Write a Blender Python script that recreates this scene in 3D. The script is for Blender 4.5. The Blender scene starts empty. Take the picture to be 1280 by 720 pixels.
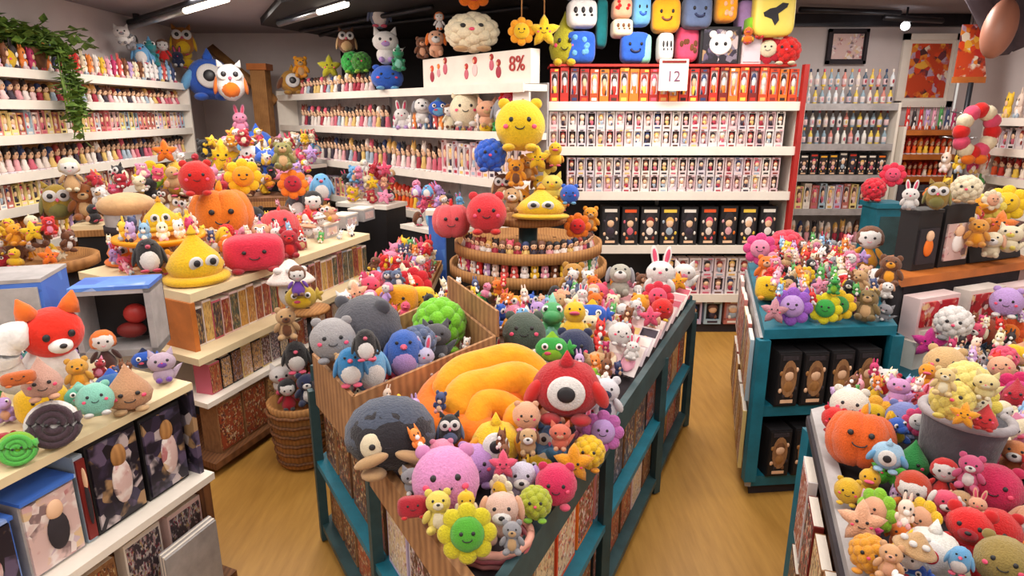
import bpy, math, random
from mathutils import Vector, Matrix, Euler, noise
R = random.Random(7)
SC = bpy.context.scene
COL = SC.collection
PI = math.pi
# ------------------------------------------------------------------ camera geometry (used to turn photo measurements into places)
FPX, PITCH, EYE = 800.0, math.radians(15.24), 2.0
CP, SP = math.cos(PITCH), math.sin(PITCH)
def ray(px, py):
    x, v = (px-640)/FPX, (360-py)/FPX
    return (x, CP+v*SP, -SP+v*CP)
def at(px, py, z):
    r = ray(px, py); t = (z-EYE)/r[2]
    return Vector((r[0]*t, r[1]*t, z))
def atY(px, py, Y):
    r = ray(px, py); t = Y/r[1]
    return Vector((r[0]*t, Y, EYE+r[2]*t))
def depth(p): return p[1]*CP-(p[2]-EYE)*SP
# ------------------------------------------------------------------ colours
def lin(h):
    if isinstance(h, (tuple, list)): return tuple(h[:3])+(1,)
    h = h.lstrip('#'); c = [int(h[i:i+2], 16)/255 for i in (0, 2, 4)]
    return tuple(((x+.055)/1.055)**2.4 if x > .04045 else x/12.92 for x in c)+(1,)
PAL = dict(red='#e01e1c', crimson='#b8142c', orange='#f57a12', amber='#f7a312', yellow='#f7c81c', lemon='#f3dc62', lime='#8fd02c', green='#34ad45',
    teal='#1f8f96', mint='#8fd8c4', sky='#6fb4ea', blue='#2a62d0', navy='#232c54', purple='#7a48b8', lilac='#c9a2e6', pink='#f294b8', rose='#ee5278',
    magenta='#dd2c84', cream='#f5e6c6', white='#f4efee', grey='#9a98a0', charcoal='#55555f', black='#221f24', brown='#774527', tan='#d2a878', peach='#f2b592', olive='#8c8648',
    slate='#5f6f94')
NAMES = dict(sky='sky blue', navy='navy blue', rose='rose pink', slate='slate blue', mint='mint green')
def cn(c): return NAMES.get(c, c)
def C_(c): return lin(PAL.get(c, c))
# ------------------------------------------------------------------ materials
MAT = {}
KIDS = {}
INK = dict(cover='#7a4c2e', spines='#5a3428', art_dark='#221c28', art_pale='#d8b8b4', art_red='#b8202c', poster_art='#c8441e', speckle='#f0dcd8', denim='#4a7ad8')
class NT:
    def __init__(s, name):
        s.m = bpy.data.materials.new(name); s.m.use_nodes = True; s.t = s.m.node_tree; s.t.nodes.clear()
        s.out = s.n('ShaderNodeOutputMaterial'); s.b = s.n('ShaderNodeBsdfPrincipled'); s.l(s.b.outputs[0], s.out.inputs[0]); MAT[name] = s.m
    def n(s, t, **k):
        x = s.t.nodes.new(t)
        for a, b in k.items(): setattr(x, a, b)
        return x
    def l(s, a, b): s.t.links.new(a, b)
    def set(s, **k):
        for a, v in k.items(): s.b.inputs[a.replace('_', ' ')].default_value = v
    def coord(s, off=True):
        tc = s.n('ShaderNodeTexCoord')
        if not off: return tc.outputs['Object']
        oi = s.n('ShaderNodeObjectInfo'); mu = s.n('ShaderNodeMath', operation='MULTIPLY'); mu.inputs[1].default_value = 37.0
        s.l(oi.outputs['Random'], mu.inputs[0])
        ad = s.n('ShaderNodeVectorMath', operation='ADD'); s.l(tc.outputs['Object'], ad.inputs[0]); s.l(mu.outputs[0], ad.inputs[1])
        return ad.outputs[0]
    def noise(s, co, scale, detail=3, rough=.6):
        x = s.n('ShaderNodeTexNoise'); x.inputs['Scale'].default_value = scale; x.inputs['Detail'].default_value = detail; x.inputs['Roughness'].default_value = rough
        s.l(co, x.inputs['Vector']); return x.outputs['Fac']
    def ramp(s, fac, stops, const=False):
        x = s.n('ShaderNodeValToRGB'); x.color_ramp.interpolation = 'CONSTANT' if const else 'LINEAR'
        e = x.color_ramp.elements
        while len(e) < len(stops): e.new(1)
        for i, (p, c) in enumerate(stops): e[i].position = p; e[i].color = C_(c)
        s.l(fac, x.inputs[0]); return x.outputs[0]
    def mix(s, fac, a, b, mode='MIX'):
        x = s.n('ShaderNodeMix', data_type='RGBA', blend_type=mode)
        for v, i in ((fac, 0), (a, 6), (b, 7)):
            if hasattr(v, 'links'): s.l(v, x.inputs[i])
            else: x.inputs[i].default_value = v
        return x.outputs[2]
    def bump(s, h, strength, dist=.01):
        x = s.n('ShaderNodeBump'); x.inputs['Strength'].default_value = strength; x.inputs['Distance'].default_value = dist
        s.l(h, x.inputs['Height']); s.l(x.outputs[0], s.b.inputs['Normal'])
def plain(name, col, rough=.5, var=.12, scale=6, bump=0, metal=0, col2=None):
    t = NT(name); co = t.coord()
    f = t.noise(co, scale, 4)
    c = C_(col)
    a = tuple(x*(1-var) for x in c[:3])+(1,); b = C_(col2) if col2 else tuple(min(1, x*(1+var)) for x in c[:3])+(1,)
    t.l(t.ramp(f, [(.3, a), (.7, b)]), t.b.inputs['Base Color']); t.set(Roughness=rough, Metallic=metal)
    if bump: t.bump(f, bump)
    return t.m
def objcol(name, rough, var, scale, bump, sheen=0):
    t = NT(name); co = t.coord(); oi = t.n('ShaderNodeObjectInfo'); f = t.noise(co, scale, 4)
    g = t.ramp(f, [(.25, (1-var,)*3), (.75, (1,)*3)])
    t.l(t.mix(1.0, oi.outputs['Color'], g, 'MULTIPLY'), t.b.inputs['Base Color']); t.set(Roughness=rough)
    if sheen: t.set(Sheen_Weight=sheen)
    if bump: t.bump(f, bump, .02)
objcol('plush', .95, .28, 14, .5, .25)
objcol('plain_col', .45, .1, 8, 0)
def rnd(name, stops, rough=.6):
    t = NT(name); oi = t.n('ShaderNodeObjectInfo'); n = len(stops)
    mu = t.n('ShaderNodeMath', operation='MULTIPLY'); mu.inputs[1].default_value = 7.31 if 'hair' in name else (13.7 if 'dress' in name else 23.9)
    fr = t.n('ShaderNodeMath', operation='FRACT'); t.l(oi.outputs['Random'], mu.inputs[0]); t.l(mu.outputs[0], fr.inputs[0])
    t.l(t.ramp(fr.outputs[0], [(i/n, c) for i, c in enumerate(stops)], True), t.b.inputs['Base Color']); t.set(Roughness=rough)
rnd('hair', ['#2a1a18', '#1d1a22', '#8a2a20', '#e0b060', '#4a2a1c', '#d85a70', '#2a1a18', '#f0e4dc', '#7a5040', '#2c3a66'])
rnd('dress', ['#f0e4e0', '#e0a2aa', '#a82c42', '#eccccc', '#3c3040', '#ece2dc', '#cc6276', '#dcba72', '#e4d6ce', '#a4b4c4'])
rnd('dress_warm', ['#f07820', '#f4b030', '#c83020', '#f2e2d0', '#e85a28', '#f7d050'])
rnd('hair_warm', ['#c02a20', '#e04a20', '#a8201c', '#e87820', '#7a1c18'])
rnd('carton_pale', ['#e8dede', '#e6cfd0', '#e2d6d8', '#dcbcc2', '#eae2dc', '#d8ccd6'])
rnd('carton_mixed', ['#e9c8c4', '#f0e6dc', '#d98a86', '#c9b8d6', '#efd890', '#b86a60', '#e8e2e4', '#a8c0d0'])
rnd('candy', ['#d8302c', '#f2c83c', '#f0a8c0', '#5aa85c', '#f0e8e4', '#8fb8dc', '#ee8a3c', '#f4efee', '#c8a8d8', '#774527', '#f5e6c6', '#c83a70', '#45507a', '#e8d0c0', '#33292c', '#e0605a'])
rnd('bottle_tint', ['#dfe4ea', '#c6d0d8', '#8fa8b8', '#e8d8c8', '#58687a', '#d88a80', '#f0eee8', '#e6c85a'])
def prnt(name, stops, scale, mixobj=.35, stretch=(1, 1, 1), rough=.45):
    """printed packaging: irregular patches of flat ink"""
    t = NT(name); co = t.coord(); mp = t.n('ShaderNodeMapping'); mp.inputs['Scale'].default_value = stretch; t.l(co, mp.inputs[0])
    v = t.n('ShaderNodeTexVoronoi'); v.inputs['Scale'].default_value = scale; t.l(mp.outputs[0], v.inputs['Vector'])
    sp = t.n('ShaderNodeSeparateColor'); t.l(v.outputs['Color'], sp.inputs[0])
    n = len(stops); c = t.ramp(sp.outputs[0], [(i/n, s) for i, s in enumerate(stops)], True)
    f = t.noise(mp.outputs[0], scale*.35, 3); blot = t.ramp(f, [(.46, (0, 0, 0)), (.54, (1, 1, 1))])
    oi = t.n('ShaderNodeObjectInfo')
    base = t.mix(mixobj, c, oi.outputs['Color'])
    t.l(t.mix(blot, base, oi.outputs['Color']), t.b.inputs['Base Color']); t.set(Roughness=rough)
prnt('cover', ['#2a1d22', '#c79a62', '#e8d6b4', '#8a5634', '#40302c', '#b8402c', '#d8b878', '#5a4a50'], 26, .25)
prnt('spines', ['#3a2426', '#c8964a', '#7a2c24', '#e6cfa0', '#2c3038', '#a85c2c', '#4c5a48', '#d8b060'], 34, .3, (1, 1, .35))
prnt('art_dark', ['#1c1820', '#3a3048', '#6a5a78', '#d6c6c8', '#241e2a', '#b8926a', '#4c4660', '#8c8294'], 22, .2)
prnt('art_pale', ['#f0e6e4', '#d8a8ac', '#a83a4c', '#e8dcd8', '#c8b4c4', '#f4eeea', '#4c3440', '#e0c088'], 30, .3)
prnt('art_red', ['#c02430', '#e8c8c0', '#f0e8e4', '#7a1c28', '#e06a60', '#3c2026', '#f2d8a0', '#d03a48'], 28, .2)
prnt('poster_art', ['#e04a20', '#f4b840', '#5a3040', '#f0e4d0', '#c02c28', '#2c2830', '#e88a30', '#b8a8c4'], 16, .1)
prnt('speckle', ['#f0e8e8', '#d03048', '#2c2228', '#f0e0d8', '#e89aa8', '#f2ecea', '#7c4a44', '#f6e6b0'], 45, .1)
prnt('denim', ['#3d6fd0', '#5c93e6', '#274fae', '#cfe2fa', '#3d6fd0', '#2f62c8'], 9, .4)
plain('shelf_white', '#f0e8de', .45, .05)
plain('wall_paint', '#cdc2c2', .85, .05, 2)
plain('wall_dark', '#1f1b1e', .8, .2, 3)
plain('ceiling_paint', '#938a8f', .9, .06, 1.5)
plain('teal_paint', '#146a80', .5, .22, 9, .1)
plain('teal_dark', '#28464c', .5, .3, 9, .1)
plain('metal', '#b8bcc2', .3, .1, 8, 0, 1)
plain('dark_metal', '#34343a', .4, .15, 8, 0, .6)
plain('black_mat', '#1a181c', .6, .2)
plain('orange_wood', '#b8682a', .5, .25, 5)
plain('red_paint', '#b02c28', .45, .12)
plain('cream_top', '#e2cfa8', .5, .08, 4)
plain('skin', '#f0c4a0', .7, .06)
plain('felt_white', '#f6f0ee', .95, .05)
plain('felt_black', '#1d1a1f', .5, .1)
plain('leaf', '#3f6a2c', .6, .45, 20, 0, 0, '#7c9a3c')
plain('drape_cloth', '#544a54', .9, .2, 4, .2)
plain('fabric_dark', '#332c32', .9, .2, 8, .2)
plain('grey_side', '#a8a4a6', .5, .2, 10)
def card(name, c1, c2):
    t = NT(name); co = t.coord(); w = t.n('ShaderNodeTexWave'); w.inputs['Scale'].default_value = 14; w.inputs['Distortion'].default_value = 2; t.l(co, w.inputs['Vector'])
    f = t.noise(co, 7, 5); t.l(t.ramp(t.mix(.25, f, w.outputs['Fac']), [(.25, c1), (.8, c2)]), t.b.inputs['Base Color']); t.set(Roughness=.75)
card('cardboard', '#7d5638', '#bb8a5c')
card('wood', '#8a5c30', '#c08a50')
card('brown_wood', '#56351f', '#8d5c36')
def floor_mat():
    t = NT('floor_vinyl'); co = t.coord(False); mp = t.n('ShaderNodeMapping'); mp.inputs['Scale'].default_value = (9, .9, 1); t.l(co, mp.inputs[0])
    a = t.noise(mp.outputs[0], 3, 6); b = t.noise(co, .8, 3)
    c = t.ramp(a, [(.25, '#a97a34'), (.75, '#c8974a')]); d = t.ramp(b, [(.3, (.82, .82, .8)), (.7, (1, 1, 1))])
    t.l(t.mix(1.0, c, d, 'MULTIPLY'), t.b.inputs['Base Color']); t.set(Roughness=.42); t.bump(a, .06)
floor_mat()
def emis(name, col, s):
    t = NT(name); t.set(Base_Color=lin(col), Emission_Color=lin(col), Emission_Strength=s)
emis('lamp_glow', '#fff2dc', 4.0)
emis('spot_glow', '#ffffff', 9.0)
# ------------------------------------------------------------------ mesh builder
class MB:
    def __init__(s): s.v = []; s.f = []; s.m = []; s.sm = []
    def add(s, vs, fs, mi=0, smooth=False):
        o = len(s.v); s.v += [tuple(x) for x in vs]
        for f in fs: s.f.append([i+o for i in f]); s.m.append(mi); s.sm.append(smooth)
        return s
    def box(s, c, d, mi=0, rz=0, M=None):
        x, y, z = (k/2 for k in d); c = Vector(c); ro = Matrix.Rotation(rz, 3, 'Z') if M is None else M
        vs = [c+ro @ Vector((i*x, j*y, k*z)) for k in (-1, 1) for i, j in ((-1, -1), (1, -1), (1, 1), (-1, 1))]
        return s.add(vs, [(3, 2, 1, 0), (4, 5, 6, 7), (0, 1, 5, 4), (1, 2, 6, 5), (2, 3, 7, 6), (3, 0, 4, 7)], mi)
    def ball(s, c, r, mi=0, nu=16, nv=10, rot=None, fuzz=0, sq=1.0):
        if not isinstance(r, (tuple, list)): r = (r, r, r)
        c = Vector(c); ro = Euler(rot).to_matrix() if rot else None
        vs = []
        def pw(a): return math.copysign(abs(a)**sq, a)
        for j in range(1, nv):
            ph = PI*j/nv
            for i in range(nu):
                th = 2*PI*i/nu; p = Vector((pw(math.sin(ph))*pw(math.cos(th)), pw(math.sin(ph))*pw(math.sin(th)), pw(math.cos(ph))))
                if fuzz: p *= 1+fuzz*noise.noise(p*3.1)+fuzz*.6*noise.noise(p*7.7)
                vs.append(p)
        vs += [Vector((0, 0, 1)), Vector((0, 0, -1))]
        T, B = len(vs)-2, len(vs)-1
        vs = [Vector((p.x*r[0], p.y*r[1], p.z*r[2])) for p in vs]
        vs = [c+(ro @ p if ro else p) for p in vs]
        fs = [(T, i, (i+1) % nu) for i in range(nu)]
        for j in range(nv-2):
            a = j*nu; fs += [(a+i, a+nu+i, a+nu+(i+1) % nu, a+(i+1) % nu) for i in range(nu)]
        a = (nv-2)*nu; fs += [(B, a+(i+1) % nu, a+i) for i in range(nu)]
        return s.add(vs, fs, mi, True)
    def lathe(s, prof, c=(0, 0, 0), mi=0, n=20, rot=None, smooth=True, a0=0, sc=(1, 1)):
        c = Vector(c); ro = Euler(rot).to_matrix() if rot else Matrix.Identity(3)
        vs = [c+ro @ Vector((r*math.cos(2*PI*i/n+a0)*sc[0], r*math.sin(2*PI*i/n+a0)*sc[1], z)) for r, z in prof for i in range(n)]
        fs = []
        for j in range(len(prof)-1):
            a = j*n; fs += [(a+i, a+(i+1) % n, a+n+(i+1) % n, a+n+i) for i in range(n)]
        fs.append(tuple(reversed(range(n)))); fs.append(tuple((len(prof)-1)*n+i for i in range(n)))
        return s.add(vs, fs, mi, smooth)
    def tube(s, pts, r, mi=0, n=10, caps=True):
        pts = [Vector(p) for p in pts]; m = len(pts); rs = r if isinstance(r, (list, tuple)) else [r]*m
        vs = []; up = Vector((0, 0, 1))
        for k, p in enumerate(pts):
            t = (pts[min(k+1, m-1)]-pts[max(k-1, 0)]).normalized()
            u = t.cross(up if abs(t.z) < .95 else Vector((1, 0, 0))).normalized(); w = u.cross(t)
            vs += [p+u*math.cos(2*PI*i/n)*rs[k]+w*math.sin(2*PI*i/n)*rs[k] for i in range(n)]
        fs = []
        for k in range(m-1):
            a = k*n; fs += [(a+i, a+n+i, a+n+(i+1) % n, a+(i+1) % n) for i in range(n)]
        if caps: fs += [tuple(range(n)), tuple(reversed([(m-1)*n+i for i in range(n)]))]
        return s.add(vs, fs, mi, True)
    def prism(s, poly, z0, z1, mi=0):
        n = len(poly)
        a = sum(poly[i][0]*poly[(i+1) % n][1]-poly[(i+1) % n][0]*poly[i][1] for i in range(n))
        if a < 0: poly = list(reversed(poly))
        vs = [(p[0], p[1], z0) for p in poly]+[(p[0], p[1], z1) for p in poly]
        fs = [tuple(reversed(range(n))), tuple(range(n, 2*n))]+[(i, (i+1) % n, n+(i+1) % n, n+i) for i in range(n)]
        return s.add(vs, fs, mi)
    def mesh(s, name, mats, bevel=0):
        me = bpy.data.meshes.new(name); me.from_pydata(s.v, [], s.f)
        for m in mats: me.materials.append(MAT[m])
        me.polygons.foreach_set('material_index', s.m); me.polygons.foreach_set('use_smooth', s.sm); me.update()
        return me
def link(name, me, parent=None, loc=(0, 0, 0), rot=(0, 0, 0), sc=(1, 1, 1), col=None):
    o = bpy.data.objects.new(name, me); COL.objects.link(o)
    o.location = loc; o.rotation_euler = rot; o.scale = sc if isinstance(sc, (tuple, list)) else (sc,)*3
    if parent: o.parent = parent; KIDS.setdefault(parent.name, []).append(o)
    if not col and me is not None:
        for m in me.materials:
            if m and m.name in INK: col = INK[m.name]; break
    if col: o.color = C_(col)
    return o
def tag(o, label, cat, group=None, kind=None):
    o['label'] = label; o['category'] = cat
    if group: o['group'] = group
    if kind: o['kind'] = kind
    return o
def thing(name, label, cat, loc=(0, 0, 0), rot=(0, 0, 0), group=None):
    o = link(name, None, None, loc, rot); o.empty_display_size = .05
    return tag(o, label, cat, group)
def struct(name, mb, mat):
    o = link(name, mb.mesh(name, [mat])); o['kind'] = 'structure'; return o
def part(name, mb, mats, parent, col=None, label=None):
    o = link(name, mb.mesh(name, mats if isinstance(mats, list) else [mats]), parent, col=col)
    if label: o['label'] = label
    return o
def facing(n): return math.atan2(n[0], -n[1])
# ------------------------------------------------------------------ unit shapes for soft toys
U = {}
def unit(key, fn, mats=('plush',)):
    b = MB(); fn(b); U[key] = b.mesh('toy_'+key, list(mats))
unit('ball', lambda b: b.ball((0, 0, 0), 1, 0, 24, 16, fuzz=.05))
unit('bead', lambda b: b.ball((0, 0, 0), 1, 0, 14, 9), ('plain_col',))
unit('loaf', lambda b: b.ball((0, 0, 0), 1, 0, 28, 18, fuzz=.03, sq=.6))
unit('cone', lambda b: b.lathe([(.02, 1), (.18, .92), (.55, .45), (.9, .05), (1, -.1), (.9, -.2), (.3, -.25)], n=16))
unit('horn', lambda b: b.tube([(0, 0, -.1), (0, 0, .3), (.06, 0, .65), (.2, 0, 1)], [.34, .3, .2, .04], 0, 12))
unit('limb', lambda b: b.ball((0, 0, 0), 1, 0, 16, 12, fuzz=.05))
unit('ring', lambda b: b.tube([(math.cos(a*PI/12), math.sin(a*PI/12), 0) for a in range(25)], .3, 0, 12))
unit('drop', lambda b: b.lathe([(.02, 1.3), (.12, 1.1), (.4, .7), (.8, .2), (1, -.25), (.85, -.7), (.45, -.95), (.05, -1)], n=22))
def fluff(b):
    for k in range(46):
        z = 1-2*(k+.5)/46; a = k*2.39996; r = math.sqrt(1-z*z)
        b.ball((r*math.cos(a)*.72, r*math.sin(a)*.72, z*.72), .34, 0, 8, 6)
    b.ball((0, 0, 0), .8, 0, 12, 8)
unit('fluff', fluff)
def star(b):
    P = []
    for k in range(20):
        a = PI/2+k*PI/10; m = k % 4; r = 1.0 if m == 0 else (.5 if m == 2 else .72)
        P.append((r*math.cos(a), r*math.sin(a)))
    n = 20; vs = []; fs = []
    for s_, y in ((.0, -.34), (.62, -.3), (.9, -.16), (1, 0), (.9, .16), (.62, .3), (.0, .34)):
        vs += [(x*s_, y, z*s_) for x, z in P]
    for j in range(6):
        a = j*n; fs += [(a+i, a+n+i, a+n+(i+1) % n, a+(i+1) % n) for i in range(n)]
    b.add(vs, fs, 0, True)
unit('star', star)
def petals(b):
    for k in range(8):
        a = k*PI/4; b.ball((.68*math.cos(a), .0, .68*math.sin(a)), (.34, .16, .34), 0, 12, 8)
unit('petals', petals)
def spikes(b):
    for k in range(7):
        t = k/6; b.lathe([(.01, .26), (.12, 0), (.1, -.1)], (0, -.1+t*.75, .42-t*.55+.3*math.sin(t*PI)*.4), n=8)
unit('spikes', spikes)
def roll(b):
    pts = [((.12+.88*k/60)*math.cos(k*.32), 0, (.12+.88*k/60)*math.sin(k*.32)) for k in range(61)]
    b.tube(pts, .17, 0, 8)
unit('roll', roll)
def disc(b): b.lathe([(.9, -.16), (1, -.06), (1, .06), (.9, .16)], n=26, rot=(PI/2, 0, 0))
unit('disc', disc)
unit('cloth', lambda b: b.lathe([(.05, .05), (.9, .02), (1, -.1), (.9, -.2), (.7, -.1)], n=18))
unit('cyl', lambda b: b.lathe([(.93, -1), (1, -.95), (1, .95), (.93, 1)], n=24))
unit('hairc', lambda b: b.lathe([(.02, 1.02), (.45, .93), (.8, .65), (1.02, .2), (1.05, -.25), (.98, -.55), (.85, -.5)], n=20))
unit('smile', lambda b: b.tube([(math.cos(PI+k*PI/8), 0, .55*math.sin(PI+k*PI/8)) for k in range(9)], .12, 0, 6), ('plain_col',))
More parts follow.
